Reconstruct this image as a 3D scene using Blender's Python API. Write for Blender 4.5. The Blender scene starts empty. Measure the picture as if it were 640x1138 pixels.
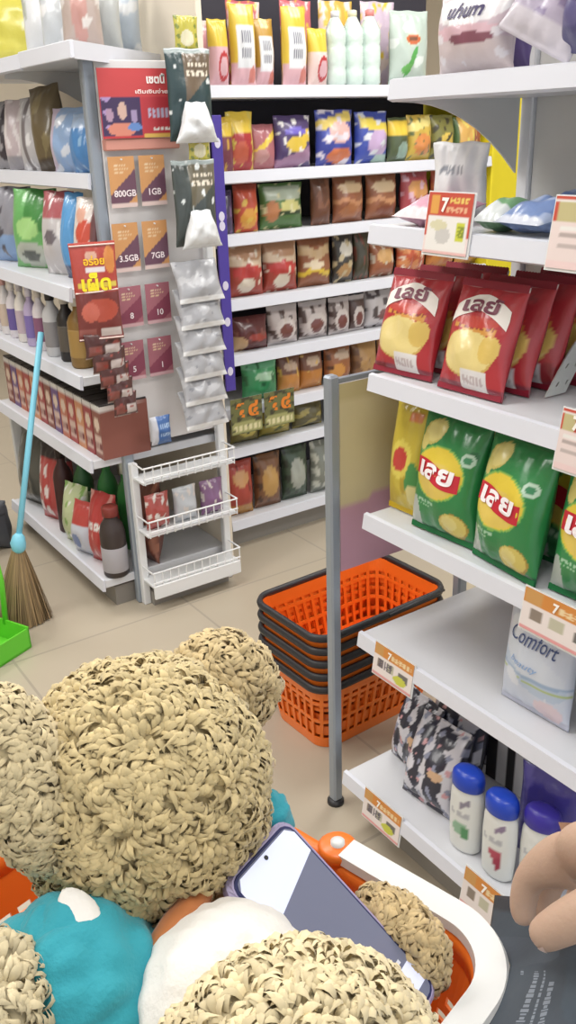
import bpy, math, random
import numpy as np
from mathutils import Matrix, Vector
PI = math.pi
R = math.radians
SC = bpy.context.scene
COL = SC.collection

# ------------------------------------------------------------------ camera
cam_d = bpy.data.cameras.new('camera')
cam = bpy.data.objects.new('camera', cam_d)
COL.objects.link(cam)
cr = Vector((0.82302826, -0.56719513, -0.0302354))
cu = Vector((0.2445416, 0.30579125, 0.9201582))
cf = Vector((0.51266352, 0.76471001, -0.3903776))
m = Matrix.Identity(4)
for i in range(3):
    m[i][0] = cr[i]; m[i][1] = cu[i]; m[i][2] = -cf[i]
m[2][3] = 1.45
cam.matrix_world = m
cam_d.sensor_fit = 'VERTICAL'
cam_d.sensor_height = 24.0
cam_d.lens = 24.0 * 1000.0 / 1138.0
cam_d.clip_start = 0.02
cam_d.clip_end = 60
SC.camera = cam

# ------------------------------------------------------------------ world, lamps, exposure
wd = bpy.data.worlds.new('store_ambient'); SC.world = wd
wd.use_nodes = True
bg = wd.node_tree.nodes['Background']
bg.inputs[0].default_value = (0.93, 0.96, 1.0, 1)
bg.inputs[1].default_value = 0.9
def area(name, loc, sx, sy, power, col=(1, 0.975, 0.94), rot=(0, 0, 0)):
    d = bpy.data.lights.new(name, 'AREA'); d.shape = 'RECTANGLE'
    d.size = sx; d.size_y = sy; d.energy = power; d.color = col
    o = bpy.data.objects.new(name, d); COL.objects.link(o)
    o.location = loc; o.rotation_euler = rot
    return o
for lx, ly in ((0.1, 0.2), (0.1, 1.9), (0.3, 3.9), (2.2, 0.5), (2.2, 1.95), (2.2, 4.4), (-1.6, 1.8)):
    area('ceiling_lamp', (lx, ly, 2.72), 1.2, 0.5, 13 if ly < 0.3 else 22)
SC.view_settings.view_transform = 'Standard'
SC.view_settings.look = 'None'
SC.view_settings.gamma = 1
SC.view_settings.use_curve_mapping = False
SC.view_settings.exposure = 0.34

# ------------------------------------------------------------------ helpers
def lin(c):
    c = np.asarray(c, float)
    return np.where(c <= 0.04045, c / 12.92, ((c + 0.055) / 1.055) ** 2.4)
def hx(s):
    return tuple(int(s[i:i + 2], 16) / 255 for i in (0, 2, 4))
MATS = {}
def mat(name, color=None, rough=0.5, metal=0.0, noise=0.0, nscale=20, bump=0.0, bscale=60, attr=False, alpha=1.0, trans=0.0, coat=0.0, spec=0.5, sheen=0.0):
    if name in MATS: return MATS[name]
    M = bpy.data.materials.new(name); M.use_nodes = True
    nt = M.node_tree; b = nt.nodes['Principled BSDF']
    b.inputs['Roughness'].default_value = rough
    b.inputs['Metallic'].default_value = metal
    b.inputs['Specular IOR Level'].default_value = spec
    if coat: b.inputs['Coat Weight'].default_value = coat; b.inputs['Coat Roughness'].default_value = 0.15
    if trans: b.inputs['Transmission Weight'].default_value = trans; b.inputs['IOR'].default_value = 1.2
    if alpha < 1: b.inputs['Alpha'].default_value = alpha
    if sheen: b.inputs['Sheen Weight'].default_value = sheen
    tc = nt.nodes.new('ShaderNodeTexCoord')
    if attr:
        a = nt.nodes.new('ShaderNodeAttribute'); a.attribute_name = 'Col'
        src = a.outputs['Color']
    else:
        rgb = nt.nodes.new('ShaderNodeRGB'); rgb.outputs[0].default_value = (*lin(color), 1)
        src = rgb.outputs[0]
    nz = nt.nodes.new('ShaderNodeTexNoise'); nz.inputs['Scale'].default_value = nscale; nz.inputs['Detail'].default_value = 4
    nt.links.new(tc.outputs['Object'], nz.inputs['Vector'])
    mr = nt.nodes.new('ShaderNodeMapRange')
    mr.inputs['To Min'].default_value = 1 - max(noise, 0.02); mr.inputs['To Max'].default_value = 1 + max(noise, 0.02)
    nt.links.new(nz.outputs['Fac'], mr.inputs['Value'])
    mx = nt.nodes.new('ShaderNodeVectorMath'); mx.operation = 'SCALE'
    nt.links.new(src, mx.inputs[0]); nt.links.new(mr.outputs[0], mx.inputs['Scale'])
    nt.links.new(mx.outputs[0], b.inputs['Base Color'])
    if bump:
        n2 = nt.nodes.new('ShaderNodeTexNoise'); n2.inputs['Scale'].default_value = bscale; n2.inputs['Detail'].default_value = 3
        nt.links.new(tc.outputs['Object'], n2.inputs['Vector'])
        bp = nt.nodes.new('ShaderNodeBump'); bp.inputs['Strength'].default_value = bump; bp.inputs['Distance'].default_value = 0.004
        nt.links.new(n2.outputs['Fac'], bp.inputs['Height']); nt.links.new(bp.outputs[0], b.inputs['Normal'])
    MATS[name] = M
    return M
FOIL = mat('printed_foil', attr=True, rough=0.3, coat=0.3, bump=0.35, bscale=45, noise=0.05)
MATTE = mat('printed_card', attr=True, rough=0.55, noise=0.03)
PLAST = mat('printed_plastic', attr=True, rough=0.35, noise=0.03, bump=0.15, bscale=30)
FURM = mat('plush_fur', attr=True, rough=0.9, noise=0.1, nscale=60, spec=0.15, sheen=0.25)
M_shelf = mat('white_enamel', hx('d6d8dd'), 0.35, noise=0.02)
M_rail = mat('price_rail_plastic', hx('d9dce6'), 0.3, noise=0.03, nscale=9)
M_panel = mat('grey_enamel', hx('cfcfcd'), 0.5, noise=0.03)
M_kick = mat('dark_kick', hx('8b8781'), 0.5, noise=0.05)
M_post = mat('steel_post', hx('9aa3ae'), 0.35, metal=0.35)
M_wire = mat('white_wire', hx('e2e4e6'), 0.35)
M_orange = mat('orange_plastic', hx('f27a28'), 0.38, noise=0.04, coat=0.1)
M_redor = mat('red_orange_plastic', hx('e8502a'), 0.4, noise=0.04)
M_black = mat('black_plastic', hx('2a2a2e'), 0.45, noise=0.05)
M_white = mat('white_plastic', hx('e2e4e4'), 0.35, noise=0.02)
M_blueplast = mat('light_blue_plastic', hx('7cc6dd'), 0.4, noise=0.03)
M_green = mat('green_plastic', hx('62c832'), 0.4, noise=0.03)
M_purple = mat('purple_strip', hx('4b3a9c'), 0.45, noise=0.05)
M_cap = mat('blue_cap', hx('1f44b8'), 0.3, noise=0.03)

def link_mesh(name, V, F, material, parent=None, cols=None, smooth=True, mats=None, fm=None):
    me = bpy.data.meshes.new(name)
    V = np.asarray(V, float)
    me.from_pydata(V.tolist(), [], [tuple(int(i) for i in f) for f in F])
    if cols is not None:
        a = me.color_attributes.new('Col', 'FLOAT_COLOR', 'POINT')
        cols = np.clip(np.asarray(cols, float), 0, 1)
        g = cols.mean(1, keepdims=True); cols = (g + (cols - g) * 0.86) * 0.90 + 0.045      # hazy, low-contrast look put into the colours: desaturated, blacks lifted
        c = np.ones((len(V), 4)); c[:, :3] = lin(cols)
        a.data.foreach_set('color', c.ravel())
    for mm in (mats or [material]): me.materials.append(mm)
    if fm is not None: me.polygons.foreach_set('material_index', fm)
    me.polygons.foreach_set('use_smooth', [smooth] * len(me.polygons))
    me.update()
    o = bpy.data.objects.new(name, me); COL.objects.link(o)
    if parent is not None: o.parent = parent
    return o
def tag(o, label, cat, group=None, kind=None):
    o['label'] = label; o['category'] = cat
    if group: o['group'] = group
    if kind: o['kind'] = kind
    return o
def place(o, loc, rz=0, rx=0, ry=0):
    o.location = loc
    o.rotation_euler = (rx, ry, rz)
    return o
def thing(name, label, cat, loc=(0, 0, 0), rz=0, group=None, rx=0, ry=0):
    o = bpy.data.objects.new(name, None); COL.objects.link(o); o.empty_display_size = 0.05
    place(o, loc, rz, rx, ry)
    return tag(o, label, cat, group)
class MB:
    def __init__(s): s.V = []; s.F = []; s.C = []
    def add(s, V, F, c=None):
        n = len(s.V); s.V += [tuple(v) for v in V]; s.F += [tuple(i + n for i in f) for f in F]
        if c is not None: s.C += [c] * len(V)
        return s
    def box(s, x0, x1, y0, y1, z0, z1, c=None, bev=0.0):
        if bev > 0:
            b = min(bev, (x1 - x0) / 2.2, (y1 - y0) / 2.2, (z1 - z0) / 2.2)
            V = []; idx = {}
            X = (x0, x1); Y = (y0, y1); Z = (z0, z1)
            sg = (1, -1)
            for i in (0, 1):
                for j in (0, 1):
                    for k in (0, 1):
                        x, y, z = X[i], Y[j], Z[k]
                        idx[i, j, k, 0] = len(V); V.append((x, y + sg[j] * b, z + sg[k] * b))
                        idx[i, j, k, 1] = len(V); V.append((x + sg[i] * b, y, z + sg[k] * b))
                        idx[i, j, k, 2] = len(V); V.append((x + sg[i] * b, y + sg[j] * b, z))
            F = []
            g = lambda i, j, k, a: idx[i, j, k, a]
            for i in (0, 1): F.append([g(i, 0, 0, 0), g(i, 1, 0, 0), g(i, 1, 1, 0), g(i, 0, 1, 0)][::(1 if i else -1)])
            for j in (0, 1): F.append([g(0, j, 0, 1), g(1, j, 0, 1), g(1, j, 1, 1), g(0, j, 1, 1)][::(-1 if j else 1)])
            for k in (0, 1): F.append([g(0, 0, k, 2), g(1, 0, k, 2), g(1, 1, k, 2), g(0, 1, k, 2)][::(1 if k else -1)])
            for i in (0, 1):
                for j in (0, 1): F.append([g(i, j, 0, 0), g(i, j, 1, 0), g(i, j, 1, 1), g(i, j, 0, 1)])
            for i in (0, 1):
                for k in (0, 1): F.append([g(i, 0, k, 0), g(i, 1, k, 0), g(i, 1, k, 2), g(i, 0, k, 2)])
            for j in (0, 1):
                for k in (0, 1): F.append([g(0, j, k, 1), g(1, j, k, 1), g(1, j, k, 2), g(0, j, k, 2)])
            for i in (0, 1):
                for j in (0, 1):
                    for k in (0, 1): F.append([g(i, j, k, 0), g(i, j, k, 1), g(i, j, k, 2)])
            return s.add(V, F, c)
        V = [(x, y, z) for x in (x0, x1) for y in (y0, y1) for z in (z0, z1)]
        F = [(0, 1, 3, 2), (4, 6, 7, 5), (0, 4, 5, 1), (2, 3, 7, 6), (0, 2, 6, 4), (1, 5, 7, 3)]
        return s.add(V, F, c)
    def tube(s, pts, r, n=10, c=None, caps=True, closed=False):
        pts = [Vector(p) for p in pts]; k = len(pts)
        rs = r if isinstance(r, (list, tuple)) else [r] * k
        V = []; up = None
        for i, p in enumerate(pts):
            a = pts[(i - 1) % k] if (closed or i > 0) else p
            b_ = pts[(i + 1) % k] if (closed or i < k - 1) else p
            t = (b_ - a).normalized()
            if up is None: up = Vector((0, 0, 1)) if abs(t.z) < 0.9 else Vector((1, 0, 0))
            x = t.cross(up).normalized(); y = x.cross(t).normalized(); up = y
            for j in range(n):
                an = 2 * PI * j / n
                V.append(p + rs[i] * (math.cos(an) * x + math.sin(an) * y))
        F = []
        for i in range(k if closed else k - 1):
            for j in range(n):
                a0 = i * n + j; a1 = i * n + (j + 1) % n; b0 = ((i + 1) % k) * n + j; b1 = ((i + 1) % k) * n + (j + 1) % n
                F.append((a0, a1, b1, b0))
        if caps and not closed: F += [tuple(range(n))[::-1], tuple((k - 1) * n + j for j in range(n))]
        return s.add(V, F, c)
    def lathe(s, prof, n=24, cx=0, cy=0, sx=1, sy=1, c=None, cols=None):
        V = []; k = len(prof)
        for r_, z in prof:
            for j in range(n):
                an = 2 * PI * j / n; V.append((cx + sx * r_ * math.cos(an), cy + sy * r_ * math.sin(an), z))
        F = [(i * n + j, i * n + (j + 1) % n, (i + 1) * n + (j + 1) % n, (i + 1) * n + j) for i in range(k - 1) for j in range(n)]
        F += [tuple(range(n))[::-1], tuple((k - 1) * n + j for j in range(n))]
        return s.add(V, F, c)
    def build(s, name, material, parent=None, smooth=False):
        return link_mesh(name, s.V, s.F, material, parent, cols=np.array(s.C) if s.C else None, smooth=smooth)

# ---- printed artwork: plain ink colour as a function of position on the pack
def paint(ops, U, V, base, seed=0):
    C = np.zeros(U.shape + (3,)); C[:] = base
    for op in ops:
        k = op[0]
        if k == 'e':
            _, cx, cy, rx, ry, col = op[:6]; rot = op[6] if len(op) > 6 else 0
            du, dv = U - cx, V - cy
            a = du * math.cos(rot) + dv * math.sin(rot); b = -du * math.sin(rot) + dv * math.cos(rot)
            msk = (a / rx) ** 2 + (b / ry) ** 2 < 1
        elif k == 'r':
            _, x0, y0, x1, y1, col = op[:6]; sl = op[6] if len(op) > 6 else 0
            vv = V - sl * (U - 0.5); msk = (U >= x0) & (U <= x1) & (vv >= y0) & (vv <= y1)
        elif k == 'n':
            _, sc, th, col, sd = op
            msk = snoise(U * sc, V * sc, sd) > th
        elif k == 'w':            # wavy band
            _, y0, y1, amp, fr, col = op
            vv = V + amp * np.sin(U * fr * 2 * PI + op[1] * 7); msk = (vv >= y0) & (vv <= y1)
        elif k == 't':            # line of lettering too small to read: short strokes
            _, x0, y0, x1, y1, col, sd = op
            rs = np.random.RandomState(sd); fr = 8 + rs.rand() * 4
            msk = (U >= x0) & (U <= x1) & (V >= y0) & (V <= y1) & ((np.sin((U - x0) / max(x1 - x0, .01) * fr * PI) + 0.6 * np.sin(V * 90 + U * 30)) > -0.35)
        C[msk] = col
    return C
def snoise(X, Y, sd=0):
    rs = np.random.RandomState(sd + 11); o = np.zeros(np.broadcast(X, Y).shape)
    for k in range(7):
        a = rs.rand() * 2 * PI; f = 1 + rs.rand() * 1.8
        o = o + np.sin((X * math.cos(a) + Y * math.sin(a)) * f * 2 + rs.rand() * 7)
    return o / 3.2
def hxs(*a): return [hx(x) for x in a]

def bag_geo(w, h, t, nu=20, nv=26, seed=0, wr=1.0, flat=0.0, puff=0.6):
    """pillow pack standing on its base; front faces -Y; returns verts, faces, grids, surface function"""
    u = np.linspace(-1, 1, nu); v = np.linspace(0, 1, nv)
    U, Vv = np.meshgrid(u, v)
    def shape(U, V, side):
        seal = np.clip(np.minimum(V, 1 - V) / 0.055, 0, 1)
        vv = np.clip((V - 0.05) / 0.9, 0, 1)
        prof = np.maximum(np.sin(PI * vv), 0) ** 0.55 * (1 + 0.12 * np.cos(PI * vv))
        cr = np.clip(1 - np.abs(U) ** 2.8, 0, 1) ** puff
        th = t / 2 * prof * cr * (1 - flat * 0.4)
        e = np.clip(1 - np.abs(U), 0, 1) ** 0.5
        # creases that fan out of the seals, plus soft dents
        c1 = np.sin(U * 17 + seed * 1.7 + 2 * V) * np.exp(-((1 - V) / 0.16) ** 2) + np.sin(U * 15 - seed * 2.3) * np.exp(-(V / 0.14) ** 2)
        c2 = snoise(U * 2.2 + side, V * 3.2, seed)
        d = wr * (0.016 * w * c1 + 0.03 * w * c2 * prof) * seal * e
        X = U * w / 2 * (1 - 0.055 * prof + 0.012 * wr * np.sin(V * 9 + seed))
        Z = V * h + 0.006 * h * wr * np.sin(U * 6 + seed) * (V > 0.9)
        return X, side * (th + np.abs(t * 0.02)) + d * (1 if side < 0 else 1) * (th > t * 0.05), Z
    Xf, Yf, Zf = shape(U, Vv, -1.0)
    Xb, Yb, Zb = shape(U, Vv, 1.0)
    edge = (np.abs(U) > 0.999) | (Vv < 1e-6) | (Vv > 1 - 1e-6)
    Ye = np.where(edge, 0, 1)
    Vf = np.stack([Xf, Yf * Ye, Zf], -1).reshape(-1, 3)
    Vb = np.stack([Xb, Yb * Ye + 0.0008 * (1 - Ye), Zb], -1).reshape(-1, 3)
    n = nu * nv; F = []
    for i in range(nv - 1):
        for j in range(nu - 1):
            a = i * nu + j
            F.append((a, a + 1, a + nu + 1, a + nu)); F.append((n + a, n + a + nu, n + a + nu + 1, n + a + 1))
    for j in range(nu - 1):
        F.append((j, n + j, n + j + 1, j + 1)); a = (nv - 1) * nu + j; F.append((a, a + 1, n + a + 1, n + a))
    for i in range(nv - 1):
        a = i * nu; F.append((a, a + nu, n + a + nu, n + a)); a += nu - 1; F.append((a, n + a, n + a + nu, a + nu))
    def surf(px, pz, off=0.0015):
        uu = np.clip(np.asarray(px) / (w / 2), -0.98, 0.98); vv = np.clip(np.asarray(pz) / h, 0.02, 0.98)
        X, Y, Z = shape(uu, vv, -1.0)
        return np.stack([X, Y - off, Z], -1)
    return np.vstack([Vf, Vb]), F, (U + 1) / 2, Vv, surf
def bag(name, loc, rz, w, h, t, base, ops, nu=20, nv=26, seed=0, parent=None, back=None, m_=None, lean=0, wr=1.0, ry=0, puff=0.6):
    V, F, U, W, surf = bag_geo(w, h, t, nu, nv, seed, wr, puff=puff)
    b = np.array(base)
    Cf = paint(ops, U, W, b, seed).reshape(-1, 3)
    Cb = np.zeros_like(Cf); Cb[:] = back if back is not None else b * 0.9
    o = link_mesh(name, V, F, m_ or FOIL, parent, cols=np.vstack([Cf, Cb]))
    if parent is None: place(o, loc, rz, 0, ry); o.rotation_mode = 'XYZ'
    if lean:
        o.rotation_euler = (lean, ry, rz)
    return o, surf
TXT = {}
def glyphs(body, bold=0.02):
    k = (body, bold)
    if k not in TXT:
        cu_ = bpy.data.curves.new('t', 'FONT'); cu_.body = body; cu_.size = 1; cu_.offset = bold; cu_.resolution_u = 3; cu_.fill_mode = 'FRONT'
        to = bpy.data.objects.new('t', cu_); COL.objects.link(to)
        bpy.context.view_layer.update()
        me = bpy.data.meshes.new_from_object(to.evaluated_get(bpy.context.evaluated_depsgraph_get()))
        V = np.array([v.co[:2] for v in me.vertices]); F = [tuple(p.vertices) for p in me.polygons]
        bpy.data.objects.remove(to); bpy.data.curves.remove(cu_); bpy.data.meshes.remove(me)
        mn, mx = V.min(0), V.max(0); V = (V - (mn + mx) / 2) / (mx[1] - mn[1])
        TXT[k] = (V, F)
    return TXT[k]
def lettering(name, body, material, parent, height, f, width=None, bold=0.02, rot=0, slant=0):
    """letters as thin print on a surface; f maps (x, z) to a point"""
    V, F = glyphs(body, bold)
    V = V.copy()
    if width: V[:, 0] *= width / height / (V[:, 0].max() - V[:, 0].min())
    V = V * height
    V[:, 0] += slant * V[:, 1]
    c, s = math.cos(rot), math.sin(rot)
    P = np.stack([V[:, 0] * c - V[:, 1] * s, V[:, 0] * s + V[:, 1] * c], -1)
    return link_mesh(name, f(P[:, 0], P[:, 1]), F, material, parent, smooth=False)
INK = {}
def ink(h):
    if h not in INK: INK[h] = mat('ink_' + h, hx(h), 0.45)
    return INK[h]

def grid_card(name, w, h, t, base, ops, parent=None, nu=24, nv=30, m_=None, f=None, backc=None):
    """flat printed board, front -Y, standing on z=0, centred in x; f bends it"""
    U, V = np.meshgrid(np.linspace(0, 1, nu), np.linspace(0, 1, nv))
    C = paint(ops, U, V, np.array(base)).reshape(-1, 3)
    X = (U - 0.5) * w; Z = V * h; Y = np.zeros_like(X)
    if f: Y = f(U, V)
    A_ = np.stack([X, Y, Z], -1).reshape(-1, 3); B = A_ + np.array([0, t, 0]); n = nu * nv
    F = []
    for i in range(nv - 1):
        for j in range(nu - 1):
            a = i * nu + j; F.append((a, a + 1, a + nu + 1, a + nu)); F.append((n + a, n + a + nu, n + a + nu + 1, n + a + 1))
    for j in range(nu - 1):
        F.append((j, n + j, n + j + 1, j + 1)); a = (nv - 1) * nu + j; F.append((a, a + 1, n + a + 1, n + a))
    for i in range(nv - 1):
        a = i * nu; F.append((a, a + nu, n + a + nu, n + a)); a += nu - 1; F.append((a, n + a, n + a + nu, a + nu))
    return link_mesh(name, np.vstack([A_, B]), F, m_ or MATTE, parent, cols=np.vstack([C, np.ones_like(C) * (0.85 if backc is None else np.array(backc))]), smooth=False)

# ================================================================== THE ROOM
def structure(name, mb, material):
    o = mb.build(name, material); o['kind'] = 'structure'; return o
M_floor = mat('beige_floor_tile', hx('b5aa98'), 0.32, noise=0.05, nscale=3)
nt = M_floor.node_tree
br = nt.nodes.new('ShaderNodeTexBrick'); br.offset = 0
br.inputs['Scale'].default_value = 1; br.inputs['Brick Width'].default_value = 0.6; br.inputs['Row Height'].default_value = 0.6
br.inputs['Mortar Size'].default_value = 0.004
br.inputs['Color1'].default_value = (*lin(hx('b5aa98')), 1); br.inputs['Color2'].default_value = (*lin(hx('b1a694')), 1); br.inputs['Mortar'].default_value = (*lin(hx('a2988a')), 1)
tc = nt.nodes.new('ShaderNodeTexCoord'); nt.links.new(tc.outputs['Object'], br.inputs['Vector'])
for n_ in nt.nodes:
    if n_.type == 'VECT_MATH': nt.links.new(br.outputs['Color'], n_.inputs[0])
M_wall = mat('cream_wall', hx('e3d9c8'), 0.7, noise=0.03, nscale=2)
M_ceil = mat('white_ceiling', hx('eeeeec'), 0.8)
structure('floor', MB().box(-3.5, 5, -2, 7, -0.05, 0), M_floor)
structure('wall_back', MB().box(-3.6, 5, 7, 7.1, 0, 2.8), M_wall)
structure('wall_right', MB().box(5, 5.1, -2, 7.1, 0, 2.8), M_wall)
structure('wall_left', MB().box(-3.6, -3.5, -2, 7, 0, 2.8), M_wall)
structure('ceiling', MB().box(-3.6, 5.1, -2, 7.1, 2.8, 2.9), M_ceil)
structure('baseboard_back', MB().box(-3.5, 5, 6.98, 7, 0, 0.1), M_kick)

# ================================================================== GONDOLAS
def shelf_board(p, axis, front, back, a0, a1, ztop, lip=0.034, sgn=-1, railmat=None):
    """a pan shelf; axis 'x': front faces -Y ; axis 'y': front faces -X"""
    mb = MB(); rl = MB(); zb = ztop - 0.028
    if axis == 'x':
        mb.box(a0, a1, front + 0.004, back, zb, ztop, bev=0.002)
        pr = [(front + 0.004, ztop + 0.004), (front - 0.004, ztop + 0.002), (front - 0.009, ztop - lip + 0.004), (front + 0.002, ztop - lip)]
        V = [(a, y, z) for a in (a0, a1) for y, z in pr]
    else:
        mb.box(front + 0.004, back, a0, a1, zb, ztop, bev=0.002)
        pr = [(front + 0.004, ztop + 0.004), (front - 0.004, ztop + 0.002), (front - 0.009, ztop - lip + 0.004), (front + 0.002, ztop - lip)]
        V = [(x, a, z) for a in (a0, a1) for x, z in pr]
    F = [(0, 4, 5, 1), (1, 5, 6, 2), (2, 6, 7, 3), (3, 7, 4, 0), (0, 1, 2, 3), (7, 6, 5, 4)]
    rl.add(V, F)
    s = mb.build('shelf', M_shelf, p); rl.build('price_rail', railmat or M_rail, s)
    return s
# --- back gondola (snack shelving that faces the camera)
BG = thing('gondola_shelf', 'long white snack shelving with purple left edge strip across the back', 'shelving', (0, 0, 0))
BZ = [1.582, 1.33, 1.134, 0.922, 0.732, 0.544, 0.396, 0.114]
bx0, bx1 = 1.53, 2.79
for z in BZ: shelf_board(BG, 'x', 2.66, 3.05, bx0, bx1, z, 0.036)
mb = MB().box(bx0, bx1, 3.05, 3.07, 0, 1.98, bev=0.003); mb.build('back_panel', mat('navy_back_panel', hx('33313c'), 0.6, noise=0.05), BG)
mb = MB().box(bx0 - 0.012, bx0, 3.02, 3.07, 0, 1.98, bev=0.002); mb.build('upright', M_shelf, BG)
mb = MB().box(bx0 + 0.01, bx1, 2.7, 3.05, 0, 0.085); mb.build('kick_plate', M_kick, BG)
YE = mat('yellow_end_panel', hx('dccb24'), 0.45, noise=0.05)
mb = MB().box(2.80, 2.82, 2.66, 3.08, 0, 1.62, bev=0.004).box(2.82, 3.06, 2.672, 2.685, 0, 1.62, bev=0.003); mb.build('end_panel', YE, BG)
stv = []
pu = MB().box(1.528, 1.568, 2.638, 2.646, 0.62, 1.50, bev=0.002); ps = pu.build('side_strip', M_purple, BG)
for k, zz in enumerate((1.42, 1.2, 1.17, 0.98, 0.86, 0.69)):
    q = MB().lathe([(0.001, -0.0006), (0.011, 0), (0.011, 0.0008), (0.001, 0.001)], 12, sy=1.4)
    e = q.build('strip_emblem', ink('d9d6ec'), ps); e.location = (1.548, 2.6375, zz); e.rotation_euler = (R(90), 0, 0)

# --- right gondola
RG = thing('gondola_shelf', 'grey-white shelving on the right with crisps and detergents, nearest to basket', 'shelving', (0, 0, 0))
RZ = dict(S1=1.52, S2=1.292, S3=1.027, S4=0.748, S5=0.484, S6=0.146)
RX = dict(S1=1.088, S2=1.046, S3=1.046, S4=1.035, S5=1.022, S6=0.98)
ry0, ry1 = 0.2, 1.27
for k in RZ: shelf_board(RG, 'y', RX[k], 1.411, ry0, ry1, RZ[k], 0.032)
MB().box(1.412, 1.432, ry0, ry1 - 0.03, 0.02, 1.95, bev=0.002).build('back_panel', M_panel, RG)
MB().box(1.402, 1.44, ry1 - 0.03, ry1 - 0.001, 0, 1.96, bev=0.003).build('upright', M_shelf, RG)
MB().box(1.03, 1.4, ry0, ry1 - 0.03, 0, 0.11).build('kick_plate', M_kick, RG)
# cantilever bracket plates under the shelves
def bracket(p, x0, x1, y, zt, d0, d1, name='shelf_bracket', n=8):
    V = []
    for yy in (y, y + 0.004):
        V.append((x0, yy, zt)); V.append((x1, yy, zt))
        for i in range(n + 1):
            s_ = i / n; V.append((x1 + (x0 - x1) * s_, yy, zt - (d1 * (1 - s_) ** 2.2 + d0 * (1 - (1 - s_) ** 2.2))))
    k = n + 3
    F = [tuple([0, 1] + [2 + i for i in range(n + 1)])[::-1], tuple([k, k + 1] + [k + 2 + i for i in range(n + 1)])]
    ring = [0, 1] + [2 + i for i in range(n + 1)]
    for i in range(len(ring)):
        a, b = ring[i], ring[(i + 1) % len(ring)]; F.append((a, b, b + k, a + k))
    return link_mesh(name, V, F, M_panel, p, smooth=False)
bracket(RG, 1.1, 1.395, ry1 - 0.006, RZ['S1'] - 0.028, 0.004, 0.13)
for k in ('S2', 'S3', 'S4', 'S5'):
    bracket(RG, RX[k] + 0.02, 1.395, ry1 - 0.006, RZ[k] - 0.028, 0.002, 0.03)

# --- left gondola with its long side to the left and an end display toward the camera
LG = thing('gondola_shelf', 'white shelving on the left seen along its side, bottles and boxes on it', 'shelving', (0, 0, 0))
LZ = dict(top=1.668, s1=1.352, s2=1.05, s3=0.79, s4=0.525, s0=0.112)
LX = dict(top=1.0, s1=1.06, s2=0.965, s3=0.965, s4=0.965, s0=0.958)
ly0, ly1 = 2.52, 3.42
for k in LZ:
    if k == 'top': shelf_board(LG, 'y', 0.99, 1.42, 2.745, 3.62, LZ[k], 0.04)
    else: shelf_board(LG, 'y', LX[k], 1.42, ly0, ly1 if k in ('s0', 's4') else 3.62, LZ[k], 0.04)
tp = [(0.994, 2.381), (1.416, 2.735), (1.416, 2.745), (0.994, 2.745)]
MB().add([(a, b, 1.64) for a, b in tp] + [(a, b, 1.668) for a, b in tp], [(3, 2, 1, 0), (4, 5, 6, 7), (0, 1, 5, 4), (1, 2, 6, 5), (2, 3, 7, 6), (3, 0, 4, 7)]).build('corner_shelf', M_shelf, LG)
tp = [(0.984, 2.37), (1.42, 2.732), (1.416, 2.738), (0.994, 2.386)]
MB().add([(a, b, 1.632) for a, b in tp] + [(a, b, 1.674) for a, b in tp], [(3, 2, 1, 0), (4, 5, 6, 7), (0, 1, 5, 4), (1, 2, 6, 5), (2, 3, 7, 6), (3, 0, 4, 7)]).build('front_rail', M_rail, LG)
MB().box(0.983, 0.994, 2.37, 2.75, 1.632, 1.674, bev=0.002).build('side_rail', M_rail, LG)
MB().box(1.42, 1.44, 2.5, 3.62, 0, 1.98, bev=0.002).build('back_panel', M_wall, LG)
MB().box(1.0, 1.42, 2.54, 3.38, 0, 0.07).build('kick_plate', M_kick, LG)
MB().box(1.065, 1.1, 2.505, 2.53, 0, 1.66, bev=0.004).build('upright', M_post, LG)
MB().box(1.0, 1.42, 3.42, 3.44, 0, 0.52, bev=0.003).build('end_plate', M_panel, LG)
bracket(LG, 1.02, 1.41, 2.99, 1.64, 0.02, 0.22)

# end display board with wire racks
ED = thing('end_display', 'white wire end rack between the two shelvings, cards and packs hanging on it', 'display rack', (0, 0, 0))
MB().box(1.1, 1.43, 2.505, 2.515, 0.55, 1.64, bev=0.002).build('display_board', mat('display_white', hx('d9d6d6'), 0.5, noise=0.03), ED)
MB().box(1.395, 1.42, 2.48, 2.505, 0, 1.62, bev=0.003).build('post', M_wire, ED)
MB().box(1.075, 1.1, 2.48, 2.505, 0, 0.5, bev=0.003).build('post', M_wire, ED)
MB().box(1.10, 1.33, 2.478, 2.504, 1.412, 1.442, bev=0.003).build('header_rail', mat('salmon_rail', hx('c98d80'), 0.5), ED)
for zz in (0.09, 0.27, 0.45):
    w_ = MB()
    w_.box(1.08, 1.41, 2.41, 2.50, zz, zz + 0.006)
    for i in range(2): w_.tube([(1.08, 2.405, zz + 0.02 + i * 0.035), (1.41, 2.405, zz + 0.02 + i * 0.035)], 0.0028, 6)
    for i in range(12): w_.tube([(1.085 + i * 0.0293, 2.405, zz), (1.085 + i * 0.0293, 2.405, zz + 0.058)], 0.002, 6)
    for i in (0, 1): w_.tube([(1.08 + i * 0.33, 2.405, zz + 0.055), (1.08 + i * 0.33, 2.48, zz + 0.055)], 0.0028, 6)
    w_.build('wire_rack', M_wire, ED)
MB().box(1.08, 1.41, 2.402, 2.412, 0.05, 0.1, bev=0.003).build('base_rail', M_wire, ED)
MB().box(1.1, 1.39, 2.46, 2.5, 0.0, 0.05).build('kick_plate', M_kick, ED)

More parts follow.
